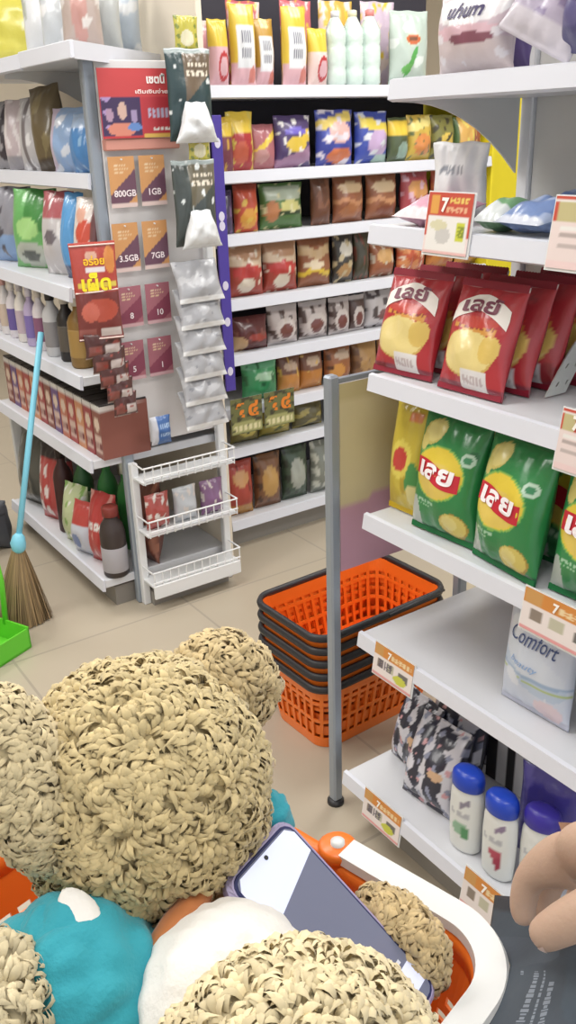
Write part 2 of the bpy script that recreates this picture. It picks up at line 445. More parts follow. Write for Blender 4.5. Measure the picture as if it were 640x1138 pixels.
# ================================================================== BACK GONDOLA STOCK
YW, OR, RD, DR, GN, WH, CR, BR, PU, BL, PK, BK = hxs('f0c92e', 'e8792c', 'cc2b30', '8c1f24', '2e8b3e', 'f1eeea', 'e8d3a4', '8d4f33', '5a4aa8', '3050b8', 'e6b0ba', '221f24')
LBR, GY, SV, OL, TL = hxs('b5703f', '9b9b9b', 'c9ccd0', '6f7a3a', '9fb8b0')
G_B = lambda n: 'packs on the %s shelf of the back shelving' % n
def brow(z, rows, group, y=2.715, t=0.07):
    up = [q for q in BZ if q > z + 0.01]; gap = (min(up) - 0.028 - z) if up else 1
    for k, (x, w, h, label, base, ops) in enumerate(rows):
        nm = 'snack_bag'; h = min(h, gap - 0.008)
        o, s_ = bag(nm, (x, y + 0.004 * (k % 3), z + 0.001), R((k * 37 % 9) - 4), w * 0.98, h, min(t, w * 0.6), base, ops, seed=int(x * 100) + int(z * 10), nu=18, nv=22)
        tag(o, label, 'snack bag', group)
# top shelf: drink pouches and clear bottles
def pouch(x, w, h, label, lab=True, base=YW, y=2.72, sd=0):
    ops = [('r', 0, 0, 1, 0.3, PK), ('r', 0.16, 0.22, 0.84, 0.74, hx('e9edf2')), ('t', 0.3, 0.52, 0.7, 0.68, hx('4a4a66'), 3), ('t', 0.3, 0.34, 0.66, 0.47, hx('4a4a66'), 5), ('e', 0.78, 0.14, 0.16, 0.11, hx('d9776a')), ('r', 0.3, 0.86, 0.7, 1, hx('f7df90'))] if lab else [('e', 0.6, 0.3, 0.3, 0.22, RD), ('e', 0.6, 0.3, 0.22, 0.15, PK), ('r', 0, 0.6, 1, 1, YW)]
    o, s_ = bag('drink_pouch', (x, y, 1.583), R(3), w * 0.96, h, 0.055, base, ops, nu=26, nv=34, seed=sd, m_=PLAST)
    tag(o, label, 'pouch', 'yellow topped pouches on the top back shelf')
pouch(1.615, 0.075, 0.19, 'short pink and yellow pouch with round red picture at top shelf left end', False, PK, sd=1)
pouch(1.707, 0.1, 0.235, 'tall yellow topped white labelled pouch, leftmost of the three labelled ones', sd=2)
pouch(1.805, 0.082, 0.2, 'shorter amber topped pouch standing between the two tall labelled pouches', base=hx('c8952e'), y=2.75, sd=3)
pouch(1.906, 0.104, 0.235, 'tall yellow topped pouch with white label beside the clear packs', sd=4)
pouch(2.0, 0.085, 0.175, 'low pouch with orange lid right of the tall labelled pouches', False, hx('eecfc8'), sd=5)
M_clear = mat('pale_green_film', hx('cfe0d8'), 0.15, noise=0.08, nscale=35, bump=0.5, bscale=50, coat=0.5)
for i, (x, w, h, lb) in enumerate(((2.085, 0.075, 0.235, 'clear pale green water bottle pack left of the others on top shelf'), (2.16, 0.075, 0.24, 'clear pale green bottle pack in the middle of the top shelf'), (2.235, 0.078, 0.245, 'clear pale green bottle pack just left of the leaf logo pack'))):
    t_ = thing('bottle_pack', lb, 'bottle', (x, 2.73, 1.583), R(i * 7), 'clear bottles on the top back shelf')
    r0 = w / 2
    pr = [(r0 * 0.7, 0), (r0, 0.01), (r0, h * 0.2), (r0 * 0.93, h * 0.24), (r0, h * 0.28), (r0, h * 0.5), (r0 * 0.92, h * 0.54), (r0, h * 0.58), (r0 * 0.98, h * 0.72), (r0 * 0.45, h * 0.88), (r0 * 0.36, h * 0.9)]
    MB().lathe(pr, 18).build('bottle_body', M_clear, t_, True)
    MB().lathe([(r0 * 0.4, h * 0.88), (r0 * 0.4, h * 0.97), (r0 * 0.3, h * 0.98)], 14).build('cap', ink(('d9dde0', 'e8e3c0', 'e08a88')[i]), t_, True)
o, s_ = bag('clear_pack', (2.40, 2.715, 1.583), R(-4), 0.17, 0.24, 0.07, hx('bccfc4'), [('r', 0, 0, 1, 0.12, hx('9fb5ac')), ('n', 4, 0.8, hx('dfe9e4'), 4), ('e', 0.5, 0.62, 0.2, 0.085, hx('c9d9c0')), ('e', 0.5, 0.62, 0.17, 0.065, hx('d8622a')), ('e', 0.5, 0.63, 0.09, 0.03, hx('7a3f1c')), ('e', 0.46, 0.33, 0.26, 0.06, hx('4fb24a'), 0.9), ('e', 0.34, 0.24, 0.14, 0.05, hx('63bd55'), 0.3)], nu=36, nv=40, seed=8)
tag(o, 'clear greenish pack with orange oval logo and green leaf on top back shelf', 'snack bag')
for i, (x, w, h, c, lb) in enumerate(((1.64, 0.12, 0.2, hx('d98d96'), 'pink pack standing behind the short left end pouch'), (1.79, 0.13, 0.26, hx('cf5560'), 'red and pink pack behind the amber topped pouch'), (2.0, 0.13, 0.27, hx('d9606a'), 'red flowery pack behind the low orange lid pouch'), (2.17, 0.15, 0.275, hx('e5b33c'), 'yellow pack with red flowers behind the clear bottles'), (2.36, 0.16, 0.28, hx('d7c0d8'), 'lilac pack peeking above the leaf logo pack'))):
    o, s_ = bag('drink_pouch', (x, 2.84, 1.583), 0, w, h, 0.06, c, [('n', 5, 0.35, hx('f3d9d4'), i), ('n', 7, 0.7, YW, i + 5)], seed=i + 30)
    tag(o, lb, 'pouch', 'packs in the second row of the top back shelf')
# second shelf
brow(1.33, [
    (1.612, 0.075, 0.165, 'yellow and maroon snack bag at left end of second back shelf', hx('7d2f44'), [('r', 0, 0.62, 1, 1, YW), ('n', 4, 0.5, hx('d9a12e'), 2)]),
    (1.68, 0.1, 0.18, 'red snack bag with yellow top on second back shelf', hx('b9262b'), [('r', 0, 0.66, 1, 1, YW), ('n', 5, 0.6, hx('e3c94a'), 3), ('e', 0.4, 0.3, 0.3, 0.2, hx('d8583a'))]),
    (1.77, 0.095, 0.14, 'dusty pink snack bag with gold ribbon print on second back shelf', hx('b9646c'), [('r', 0, 0.5, 1, 0.66, YW, 0.5), ('e', 0.3, 0.3, 0.3, 0.16, hx('c88a86'))]),
    (1.885, 0.15, 0.165, 'purple and black snack bag with yellow bow print on second back shelf', hx('4a3570'), [('e', 0.5, 0.45, 0.3, 0.14, YW), ('e', 0.85, 0.6, 0.2, 0.12, YW), ('e', 0.5, 0.7, 0.32, 0.08, hx('6b5bd0')), ('r', 0, 0, 1, 0.3, hx('a878a0'), 0.3), ('n', 6, 0.8, WH, 8)]),
    (2.066, 0.165, 0.18, 'blue snack bag with pink puffs and orange splash on second back shelf', hx('2f3fae'), [('r', 0, 0.72, 0.9, 0.9, hx('f2d45c'), 0.2), ('e', 0.55, 0.6, 0.3, 0.2, hx('eeb7b0')), ('e', 0.55, 0.18, 0.34, 0.14, hx('e2713c')), ('n', 5, 0.6, hx('e9e1ee'), 9)]),
    (2.235, 0.155, 0.172, 'blue snack bag with lavender centre beside the blue bag with orange splash', hx('3046b4'), [('r', 0.1, 0.62, 1, 0.86, hx('f2d740'), -0.2), ('e', 0.6, 0.4, 0.36, 0.25, hx('c9a8d8')), ('n', 6, 0.7, hx('dfe4ee'), 4), ('r', 0.5, 0, 1, 0.18, hx('a9c8bc'))]),
    (2.355, 0.1, 0.15, 'yellow and dark green snack bag right of the blue bags', hx('4b5b36'), [('r', 0, 0.6, 1, 0.95, YW), ('e', 0.6, 0.25, 0.3, 0.2, hx('8fb0a0'))]),
    (2.46, 0.13, 0.157, 'cheesy yellow snack bag with orange curls in the middle right of second back shelf', hx('d8b23a'), [('e', 0.5, 0.35, 0.36, 0.24, hx('e88a3c')), ('r', 0, 0.7, 1, 0.9, hx('f5e07a'), 0.2), ('n', 6, 0.8, hx('5c6a3a'), 6)]),
    (2.58, 0.13, 0.155, 'yellow and olive snack bag, last but two of second back shelf', hx('7d7a34'), [('e', 0.5, 0.35, 0.3, 0.24, hx('e9c447')), ('n', 5, 0.5, hx('3e3a26'), 6)]),
    (2.69, 0.11, 0.145, 'light orange snack bag with green border near yellow end panel', hx('dfa848'), [('n', 5, 0.5, hx('e7d35c'), 2), ('r', 0, 0, 0.16, 1, hx('4b6a35'))]),
    (2.755, 0.06, 0.13, 'narrow red brown snack bag touching the yellow end panel', hx('9a4a30'), [('n', 5, 0.4, hx('d8b24c'), 3)]),
], G_B('second'))
# third shelf
brow(1.134, [
    (1.6, 0.07, 0.14, 'dark violet snack bag at left end of third back shelf', hx('3a2c55'), [('n', 5, 0.6, hx('7a5a90'), 2)]),
    (1.69, 0.095, 0.155, 'orange red tube shaped snack bag on third back shelf', hx('d8482a'), [('e', 0.5, 0.28, 0.34, 0.22, hx('f0a22e')), ('n', 5, 0.7, hx('f0c040'), 4), ('r', 0, 0.88, 1, 1, hx('a8321f'))]),
    (1.836, 0.18, 0.15, 'wide green snack bag with yellow ribbon and tan picture on third back shelf', hx('4a7a34'), [('r', 0.1, 0.66, 0.9, 0.95, hx('b9c8b0')), ('e', 0.2, 0.4, 0.16, 0.24, hx('c97a42')), ('e', 0.62, 0.5, 0.26, 0.14, hx('d8d27a')), ('r', 0.3, 0.32, 0.9, 0.42, hx('1e3a1c')), ('n', 6, 0.8, hx('e3dca0'), 2)]),
    (2.0, 0.085, 0.165, 'dark brown narrow snack bag right of the wide green one', hx('6b3a24'), [('n', 4, 0.4, hx('8a5134'), 5)]),
    (2.125, 0.14, 0.172, 'caramel brown snack bag with cream top, left of its two look-alikes', hx('96502e'), [('e', 0.5, 0.75, 0.4, 0.12, hx('dcb98a')), ('w', 0.4, 0.5, 0.04, 1.2, hx('c98352')), ('e', 0.45, 0.25, 0.34, 0.14, hx('b56a3a'))]),
    (2.285, 0.15, 0.17, 'caramel brown snack bag with cream swirl, middle of third back shelf', hx('9c5632'), [('e', 0.5, 0.72, 0.4, 0.14, hx('e0c094')), ('w', 0.38, 0.48, 0.05, 1.3, hx('d08c5a')), ('e', 0.55, 0.2, 0.34, 0.12, hx('8c3f22'))]),
    (2.44, 0.14, 0.16, 'magenta and orange snack bag behind the pink pouch on right shelf', hx('b8404a'), [('e', 0.5, 0.6, 0.36, 0.2, hx('e2984e')), ('n', 5, 0.5, hx('e2b0c4'), 5)]),
    (2.6, 0.15, 0.16, 'rust orange snack bag at right of third back shelf', hx('b5482a'), [('n', 4, 0.3, hx('d8763c'), 5), ('e', 0.4, 0.3, 0.2, 0.14, hx('8c2f20'))]),
], G_B('third'))
# fourth shelf
def redpack(x, lb, sd): return (x, 0.145, 0.18, lb, hx('b03a2a'), [('r', 0, 0.6, 1, 1, hx('c08a62')), ('w', 0.55, 0.72, 0.05, 1, hx('e4c8a8')), ('e', 0.5, 0.48, 0.42, 0.14, hx('cc2f2c')), ('e', 0.45, 0.22, 0.22, 0.16, hx('e8d9c4')), ('n', 6, 1.0, hx('f0e2cc'), sd)])
brow(0.922, [
    redpack(1.672, 'red and tan snack bag at left end of fourth back shelf', 1),
    redpack(1.82, 'red and tan snack bag, second from left of fourth back shelf', 2),
    (1.972, 0.145, 0.185, 'tan and brown snack bag with yellow stripe on fourth back shelf', hx('a05a34'), [('w', 0.6, 0.8, 0.05, 1.2, hx('d6b07c')), ('w', 0.25, 0.36, 0.06, 1.2, YW), ('e', 0.4, 0.45, 0.3, 0.08, hx('e9d4b0'))]),
    (2.098, 0.095, 0.175, 'cream and black checked snack bag on fourth back shelf', hx('35302c'), [('e', 0.55, 0.7, 0.34, 0.16, hx('dcd6c8')), ('e', 0.45, 0.25, 0.34, 0.14, hx('b98a50')), ('n', 6, 0.6, hx('c9b68a'), 4)]),
    (2.188, 0.075, 0.18, 'dark green and brown narrow snack bag on fourth back shelf', hx('3f3a26'), [('n', 5, 0.4, hx('7a3a2a'), 2)]),
    (2.29, 0.12, 0.13, 'low orange and brown snack bag left of the orange bag row', hx('a85a34'), [('e', 0.5, 0.6, 0.36, 0.2, hx('e0a860')), ('n', 5, 0.6, hx('d9c8b0'), 2)]),
    (2.43, 0.15, 0.17, 'red orange crinkled snack bag on fourth back shelf beyond right shelving', hx('d2502c'), [('n', 4, 0.3, hx('e88c4c'), 3), ('n', 6, 0.9, hx('f4dcc0'), 3)]),
    (2.59, 0.16, 0.19, 'golden orange snack bag with dark spot, second from right on fourth back shelf', hx('cf7a2a'), [('e', 0.5, 0.6, 0.12, 0.08, hx('6a2f1c')), ('n', 5, 0.5, hx('b85a24'), 6)]),
    (2.74, 0.14, 0.19, 'amber snack bag at the right end of fourth back shelf', hx('d08a2a'), [('r', 0.7, 0, 1, 1, hx('a8781e')), ('n', 5, 0.6, hx('b9602a'), 1)]),
], G_B('fourth'))
# fifth shelf : cow spotted packs
cow = lambda sd: [('n', 4, 0.15, hx('57403c'), sd), ('e', 0.5, 0.4, 0.34, 0.3, hx('dcd0cc')), ('e', 0.5, 0.36, 0.22, 0.2, hx('7a3a34')), ('r', 0, 0.86, 1, 1, hx('d9cfcf')), ('r', 0, 0, 1, 0.06, hx('d9cfcf'))]
brow(0.732, [
    (1.68, 0.145, 0.12, 'dark maroon snack bag with tan corner at left end of fifth back shelf', hx('5e1f20'), [('e', 0.1, 0.2, 0.24, 0.26, hx('c9a070')), ('e', 0.7, 0.4, 0.3, 0.12, hx('a33328')), ('n', 5, 0.9, hx('8a4a40'), 2)]),
    (1.823, 0.13, 0.14, 'cow spotted white and brown snack bag, leftmost of the spotted ones', hx('cdbfbc'), cow(1)),
    (1.963, 0.13, 0.138, 'cow spotted snack bag with big brown disc, second of the spotted ones', hx('cdbfbc'), cow(2)),
    (2.078, 0.098, 0.138, 'narrow cow spotted snack bag, third of the spotted ones', hx('b8aaa8'), cow(3)),
    (2.166, 0.078, 0.135, 'dark brown striped snack bag between two cow spotted ones', hx('4a302c'), cow(4)),
    (2.274, 0.14, 0.142, 'silver crinkled spotted snack bag, rightmost of the spotted ones', hx('cfc9cc'), [('n', 5, 0.3, hx('4f4346'), 5), ('e', 0.55, 0.35, 0.2, 0.16, hx('7a4a48'))]),
    (2.43, 0.14, 0.14, 'brown snack bag behind the first red crisp bag on fifth back shelf', hx('8a5a3c'), [('n', 5, 0.3, hx('c99a6c'), 5)]),
], G_B('fifth'))
# sixth shelf
brow(0.544, [
    (1.712, 0.15, 0.15, 'bright green snack bag at left of sixth back shelf', hx('2f9c58'), [('r', 0, 0.8, 1, 0.94, hx('6cc890')), ('e', 0.55, 0.6, 0.3, 0.1, hx('a8d8b0')), ('n', 5, 0.7, hx('1f6a3a'), 2)]),
    (1.843, 0.1, 0.15, 'brown topped orange snack bag right of the bright green one', hx('d98a34'), [('r', 0, 0.5, 1, 1, hx('7a4a38')), ('e', 0.5, 0.7, 0.3, 0.12, hx('c9a88c')), ('n', 5, 0.8, hx('f0c050'), 2)]),
    (1.947, 0.108, 0.148, 'brown topped orange snack bag with pale picture on sixth back shelf', hx('d4822f'), [('r', 0, 0.5, 1, 1, hx('84503a')), ('e', 0.5, 0.72, 0.32, 0.13, hx('d2b296')), ('n', 5, 0.8, hx('efbe58'), 5)]),
    (2.068, 0.128, 0.15, 'orange and brown snack bag with slanted top on sixth back shelf', hx('a85e30'), [('e', 0.35, 0.35, 0.28, 0.2, hx('e2953a')), ('e', 0.6, 0.75, 0.34, 0.12, hx('cdb096')), ('n', 5, 0.9, hx('5e3422'), 3)]),
    (2.2, 0.13, 0.145, 'tan crumpled snack bag at right of sixth back shelf', hx('bf8d4e'), [('r', 0, 0, 0.2, 1, hx('6e4428')), ('n', 4, 0.7, hx('8d5c30'), 3)]),
    (2.33, 0.12, 0.15, 'red brown snack bag at right end of sixth back shelf', hx('9a4c34'), [('n', 4, 0.3, hx('d49a5c'), 2)]),
], G_B('sixth'))
brow(0.396, [
    (1.637, 0.12, 0.105, 'olive yellow snack bag at left end of seventh back shelf', hx('857a34'), [('e', 0.5, 0.5, 0.3, 0.26, hx('cfc050')), ('n', 5, 0.7, hx('3f4522'), 2)]),
    (1.772, 0.14, 0.11, 'yellow green snack bag in the middle of seventh back shelf', hx('b5a23a'), [('e', 0.5, 0.5, 0.3, 0.22, hx('dccf62')), ('n', 5, 0.6, hx('5d6a2a'), 4)]),
    (1.926, 0.14, 0.105, 'dark olive snack bag at right of seventh back shelf', hx('625a30'), [('n', 5, 0.4, hx('b0a04a'), 4)]),
    (2.08, 0.14, 0.105, 'mustard snack bag behind the grey post on seventh back shelf', hx('c2a63a'), [('n', 5, 0.4, hx('7a6a2a'), 9)]),
], G_B('seventh'))
brow(0.114, [
    (1.6, 0.12, 0.215, 'red snack bag with gold base at left end of bottom back shelf', hx('b8382a'), [('e', 0.5, 0.7, 0.3, 0.14, hx('d99a5a')), ('r', 0, 0, 1, 0.22, hx('c98a34')), ('n', 5, 0.9, hx('7a2018'), 2)]),
    (1.73, 0.12, 0.215, 'brown and gold snack bag, second from left on bottom back shelf', hx('83502c'), [('e', 0.5, 0.5, 0.3, 0.3, hx('cd9a4c')), ('n', 5, 0.8, hx('4a2a18'), 3)]),
    (1.86, 0.12, 0.215, 'dark bottle green snack bag on bottom back shelf', hx('39503a'), [('e', 0.5, 0.5, 0.3, 0.3, hx('a9b0a4')), ('n', 5, 0.8, hx('1f2a20'), 3)]),
    (1.99, 0.12, 0.215, 'grey green snack bag behind the grey post on bottom back shelf', hx('7f857a'), [('n', 5, 0.5, hx('c9cdbf'), 3)]),
    (2.12, 0.12, 0.215, 'cream snack bag on bottom back shelf behind the sign', hx('d0c08a'), [('n', 5, 0.5, hx('a58a44'), 8)]),
], G_B('bottom'))
# promotional cards clipped to the sixth shelf rail
for i, (x, lb) in enumerate(((1.60, 'orange lettered promo card at left end of sixth back shelf rail'), (1.74, 'orange lettered promo card below the bright green bag'))):
    t_ = thing('promo_card', lb, 'price card', (x, 2.628, 0.46), 0, 'promo cards on the back shelving')
    grid_card('card', 0.13, 0.13, 0.002, hx('6d7038'), [('r', 0.03, 0.03, 0.97, 0.34, hx('a8a860')), ('t', 0.1, 0.08, 0.9, 0.26, hx('e9e0a8'), 3), ('n', 6, 0.5, hx('3d3a22'), 7)], t_, 20, 20)
    for k, dx in enumerate((-0.03, 0.028)):
        lettering('card_letter', '๔' if k else '๕', ink('e0822c'), t_, 0.055, lambda a, b, dx=dx: np.stack([a + dx, np.full_like(a, -0.0012), b + 0.086], -1), bold=0.035)

# ================================================================== RIGHT GONDOLA STOCK (fronts face -X)
RZ90 = R(-90)
CHIP, CHIPD, LR, LRD = hxs('f4dc84', 'ddb04e', 'c8222c', '7d1220')
def crisp_bag(loc, w, h, label, group, kind, seed, lean=0.25, rz=RZ90, hi=True, t=0.056):
    rt = thing('crisp_bag', label, 'crisp bag', loc, rz, group)
    rt.rotation_euler = (-lean, 0, rz); rt.rotation_mode = 'XYZ'
    if kind == 'red':
        base = hx('c4202b')
        ops = [('r', 0, 0, 1, 0.09, hx('8c2034')), ('n', 3, 1.05, hx('a01a26'), seed),
               ('e', 0.47, 0.36, 0.40, 0.215, CHIPD), ('e', 0.46, 0.365, 0.385, 0.2, CHIP), ('e', 0.78, 0.42, 0.14, 0.12, hx('efc95a'), 0.4), ('e', 0.35, 0.42, 0.2, 0.08, hx('f8e08a'), 0.3),
               ('r', 0.18, 0.555, 0.82, 0.63, hx('e89a34'), -0.08), ('t', 0.24, 0.57, 0.78, 0.615, hx('9c2a22'), 4),
               ('e', 0.5, 0.64, 0.32, 0.05, hx('d9382c')),
               ('r', 0.42, 0.03, 0.8, 0.22, hx('ece9ea')), ('t', 0.46, 0.1, 0.76, 0.17, hx('c9b9bc'), 4),
               ('r', 0, 0.955, 1, 1, hx('e6d9d6'))]
    elif kind == 'green':
        base = hx('1f8c42')
        ops = [('n', 3, 1.0, hx('13703a'), seed), ('r', 0, 0, 1, 0.07, hx('0f5c34')),
               ('e', 0.25, 0.83, 0.17, 0.1, hx('d9c45a'), 0.3), ('e', 0.27, 0.84, 0.15, 0.085, hx('e9d97a'), 0.3), ('e', 0.14, 0.74, 0.07, 0.07, hx('e3d06a'), 1.2),
               ('e', 0.46, 0.53, 0.39, 0.215, hx('7fc24a')), ('e', 0.46, 0.53, 0.37, 0.2, hx('f3d32c')), ('e', 0.46, 0.48, 0.3, 0.14, hx('f1cf4e')),
               ('e', 0.75, 0.15, 0.19, 0.105, hx('b8922a')), ('e', 0.74, 0.155, 0.175, 0.095, hx('e6d05a')), ('e', 0.7, 0.17, 0.1, 0.06, hx('f0e07c')),
               ('t', 0.12, 0.275, 0.5, 0.295, hx('a5d8b0'), 4), ('t', 0.12, 0.245, 0.42, 0.262, hx('a5d8b0'), 6),
               ('e', 0.1, 0.12, 0.11, 0.18, hx('b9c4bc')), ('e', 0.84, 0.69, 0.09, 0.055, hx('b8dcc4')), ('e', 0.84, 0.69, 0.05, 0.03, hx('2f8c5a'))]
    else:
        base = hx('dcc22e')
        ops = [('n', 3, 0.9, hx('c7a820'), seed), ('e', 0.45, 0.5, 0.3, 0.17, hx('f0dc4c')), ('e', 0.45, 0.5, 0.2, 0.1, hx('d8342c')), ('e', 0.8, 0.3, 0.15, 0.2, hx('3f9a44')), ('e', 0.8, 0.2, 0.14, 0.1, hx('e8dc8a')), ('r', 0.5, 0.84, 0.8, 0.9, hx('e07a3c'))]
    b, surf = bag('bag_body', (0, 0, 0), 0, w, h, t, base, ops, nu=64 if hi else 30, nv=80 if hi else 40, seed=seed, parent=rt)
    # crimped end seals
    for nm, zz in (('top_seal', h * 0.985), ('bottom_seal', 0.006)):
        n = 44; V = []
        for j in range(n + 1):
            x = -w / 2 * 0.985 + w * 0.985 * j / n; y = 0.0012 * math.sin(j * PI / 1)
            dz = 0.006 if nm == 'top_seal' else 0.005
            for s_ in (-1, 1):
                V.append((x, -0.0012 + s_ * 0.0012, zz - dz)); V.append((x, -0.0012 + s_ * 0.0012, zz + dz + (0.0015 if j % 2 else 0)))
        F = []
        for j in range(n):
            a = j * 4; F += [(a, a + 4, a + 5, a + 1), (a + 2, a + 3, a + 7, a + 6), (a + 1, a + 5, a + 7, a + 3), (a, a + 2, a + 6, a + 4)]
        link_mesh(nm, V, F, ink('8c2034' if kind == 'red' else '0f6a38' if kind == 'green' else 'c7a820'), rt, smooth=False)
    if kind == 'red' and hi:
        # white fan banner with the maker's word
        n = 20; V = []; F = []
        for j in range(n + 1):
            a = j / n; x = (a - 0.5) * w * 0.84
            arc = h * (0.80 - 0.16 * (a - 0.5) ** 2 * 2.4)
            top = arc + h * 0.095 * (1 - 0.5 * abs(a - 0.5)); bot = arc - h * 0.10 * (0.75 + 0.9 * abs(a - 0.5)) + h * 0.02
            V += [surf(x, bot, 0.0012), surf(x, (bot + top) / 2, 0.0014), surf(x * 0.96, top, 0.0012)]
            if j: k = 3 * (j - 1); F += [(k, k + 3, k + 4, k + 1), (k + 1, k + 4, k + 5, k + 2)]
        bn = link_mesh('logo_banner', [tuple(v) for v in V], F, ink('efeae4'), rt)
        lettering('logo_lettering', 'เลย์', ink('7a3f52'), bn, h * 0.145, lambda a, b_: surf(a, b_ + h * 0.805 - 2.6 * a * a, 0.0026), width=w * 0.56, bold=0.03)
    if kind == 'green':
        n = 14; V = []; F = []
        for j in range(n + 1):
            a = j / n; x = w * (-0.045) + (a - 0.5) * w * 0.7
            yc = h * (0.525) - (a - 0.5) * 0.10 * h * 0.4 + h * 0.015 * math.sin(a * 2 * PI)
            V += [surf(x, yc - h * 0.068 * (0.8 + 0.4 * a), 0.0012), surf(x, yc + h * 0.068 * (1.15 - 0.3 * a), 0.0012)]
            if j: k = 2 * (j - 1); F.append((k, k + 2, k + 3, k + 1))
        bn = link_mesh('logo_ribbon', [tuple(v) for v in V], F, ink('c22838'), rt)
        if hi: lettering('logo_lettering', 'เลย', ink('f4eef2'), bn, h * 0.125, lambda a, b_: surf(a - w * 0.04, b_ + h * 0.535, 0.0028), width=w * 0.54, bold=0.035, rot=-0.08)
    return rt
for i, (y, xs, labs) in enumerate(((1.222, (1.08, 1.14, 1.20), ('front red crisp bag, left one on third right shelf', 'red crisp bag right behind the left front one', 'red crisp bag at the back of the left file')),
                                   (1.052, (1.08, 1.138, 1.196, 1.254), ('front red crisp bag, right one with big yellow chip', 'red crisp bag right behind the right front one', 'dark red crisp bag, third in the right file', 'red crisp bag at the back beside the perforated divider')))):
    for k, x in enumerate(xs):
        crisp_bag((x, y - 0.006 * k, 1.029), 0.145, 0.186, labs[k], 'red crisp bags on the right shelving', 'red', 3 + k + 5 * i, 0.30, R(-90 + (6 if i == 0 else 2)), hi=(k == 0))
for i, (x, y, lb, hi) in enumerate(((1.075, 1.095, 'green crisp bag, leftmost of the green file beneath the red bags', True), (1.062, 0.935, 'front green crisp bag with round yellow logo left of price card', True), (1.075, 0.765, 'green crisp bag cut by the right picture edge', True), (1.16, 1.035, 'green crisp bag behind the gap of the two left green ones', False), (1.15, 0.86, 'green crisp bag behind the two right green ones', False))):
    crisp_bag((x, y, 0.75), 0.158, 0.232, lb, 'green crisp bags on the right shelving', 'green', 20 + i, 0.16, R(-90 + (-6 if i == 1 else 3)), hi=hi, t=0.075)
crisp_bag((1.1, 1.222, 0.75), 0.1, 0.225, 'yellow crisp bag at the far end of the green file', 'yellow crisp bags on the right shelving', 'yellow', 31, 0.1, R(-88), hi=False)
crisp_bag((1.2, 1.215, 0.75), 0.11, 0.23, 'yellow crisp bag standing behind the first yellow one', 'yellow crisp bags on the right shelving', 'yellow', 33, 0.1, R(-92), hi=False)
# perforated divider on the third shelf
dv = MB(); V = []; F = []
dvn = 7
def divider():
    U, Vv = np.meshgrid(np.linspace(0, 1, 12), np.linspace(0, 1, 25))
    X = 1.16 + U * 0.05 + Vv * 0.16; Z = 1.03 + Vv * 0.155; Y = 0.955 + 0 * U + 0.012 * np.sin(Vv * 3)
    pts = np.stack([X, Y, Z], -1).reshape(-1, 3); F = []
    for i in range(24):
        for j in range(11):
            if (i % 4 == 2) and j in (3, 8): continue
            a = i * 12 + j; F.append((a, a + 1, a + 13, a + 12))
    o = link_mesh('shelf_divider', pts, F, mat('grey_plastic', hx('c9ccca'), 0.4), smooth=False)
    md = o.modifiers.new('solid', 'SOLIDIFY'); md.thickness = 0.003
    tag(o, 'perforated pale grey divider beside the red crisp bags', 'shelf divider')
divider()

# price cards: printed card in a clear holder on the shelf rail
def price_card(loc, w, h, label, lean=0.15, style=0, rz=RZ90):
    t_ = thing('price_card', label, 'price card', loc, rz, 'price cards on the right shelving')
    t_.rotation_euler = (-lean, 0, rz)
    if style == 0:
        ops = [('r', 0, 0.0, 1, 0.3, hx('f4dedb')), ('r', 0.05, 0.03, 0.95, 0.62, hx('f1eee9')), ('r', 0.07, 0.64, 0.27, 0.95, hx('f0a33a')), ('t', 0.5, 0.82, 0.93, 0.93, hx('f7d65a'), 3), ('t', 0.45, 0.69, 0.88, 0.77, hx('f3b080'), 5),
               ('e', 0.42, 0.3, 0.17, 0.14, hx('cfccc8')), ('e', 0.3, 0.47, 0.2, 0.08, hx('dfd9b0')), ('r', 0.7, 0.24, 0.9, 0.52, hx('d8dc30')), ('t', 0.73, 0.28, 0.88, 0.46, hx('8a9a20'), 3), ('r', 0, 0, 1, 0.045, hx('f0b8b4'))]
        base = hx('d8432c')
    elif style == 1:
        ops = [('r', 0.0, 0.0, 1, 0.64, hx('f0dcd8')), ('r', 0.06, 0.64, 0.36, 0.92, hx('c9bd80')), ('t', 0.6, 0.68, 0.97, 0.88, hx('f5c34a'), 3), ('r', 0.1, 0.44, 0.95, 0.5, hx('b9a8a4')), ('r', 0.1, 0.3, 0.95, 0.35, hx('c4b4b0')), ('r', 0.1, 0.52, 0.95, 0.58, WH), ('r', 0, 0.93, 1, 0.96, WH), ('r', 0, 0, 1, 0.12, hx('f3d2d0'))]
        base = hx('d8432c')
    else:
        ops = [('r', 0, 0, 1, 0.66, hx('f2e6e2')), ('r', 0.03, 0.66, 0.24, 0.97, hx('d99a4a')), ('t', 0.45, 0.72, 0.95, 0.86, hx('f6d9a0'), 3), ('r', 0.1, 0.3, 0.26, 0.56, hx('8f7f70')), ('r', 0.36, 0.28, 0.52, 0.56, hx('c4c0a4')), ('r', 0.66, 0.26, 0.9, 0.5, hx('6f6a66')), ('r', 0, 0, 1, 0.08, hx('ee9a9a'))]
        base = hx('e58a2e')
        if style == 3: ops += [('e', 0.7, 0.24, 0.16, 0.14, hx('d5d83c')), ('t', 0.15, 0.3, 0.5, 0.55, hx('5a5260'), 3)]
    c = grid_card('card', w, h, 0.0015, base, ops, t_, 34, 34)
    MB().box(-w / 2 - 0.003, w / 2 + 0.003, 0.002, 0.004, -0.004, h + 0.002).build('holder', M_white, t_)
    lettering('numeral', '7', ink('f7f3ec'), c, h * 0.24, lambda a, b: np.stack([a - w * 0.10, np.full_like(a, -0.0012), b + h * 0.8], -1), bold=0.04)
    return t_
price_card((1.032, 1.075, 1.262), 0.098, 0.092, 'red and white price card standing on second right shelf beside pink pouch')
price_card((1.032, 0.80, 1.262), 0.14, 0.095, 'red price card on second right shelf at the picture edge', style=1)
price_card((1.02, 0.775, 0.693), 0.16, 0.07, 'orange topped price card under the green crisp bags', style=2)
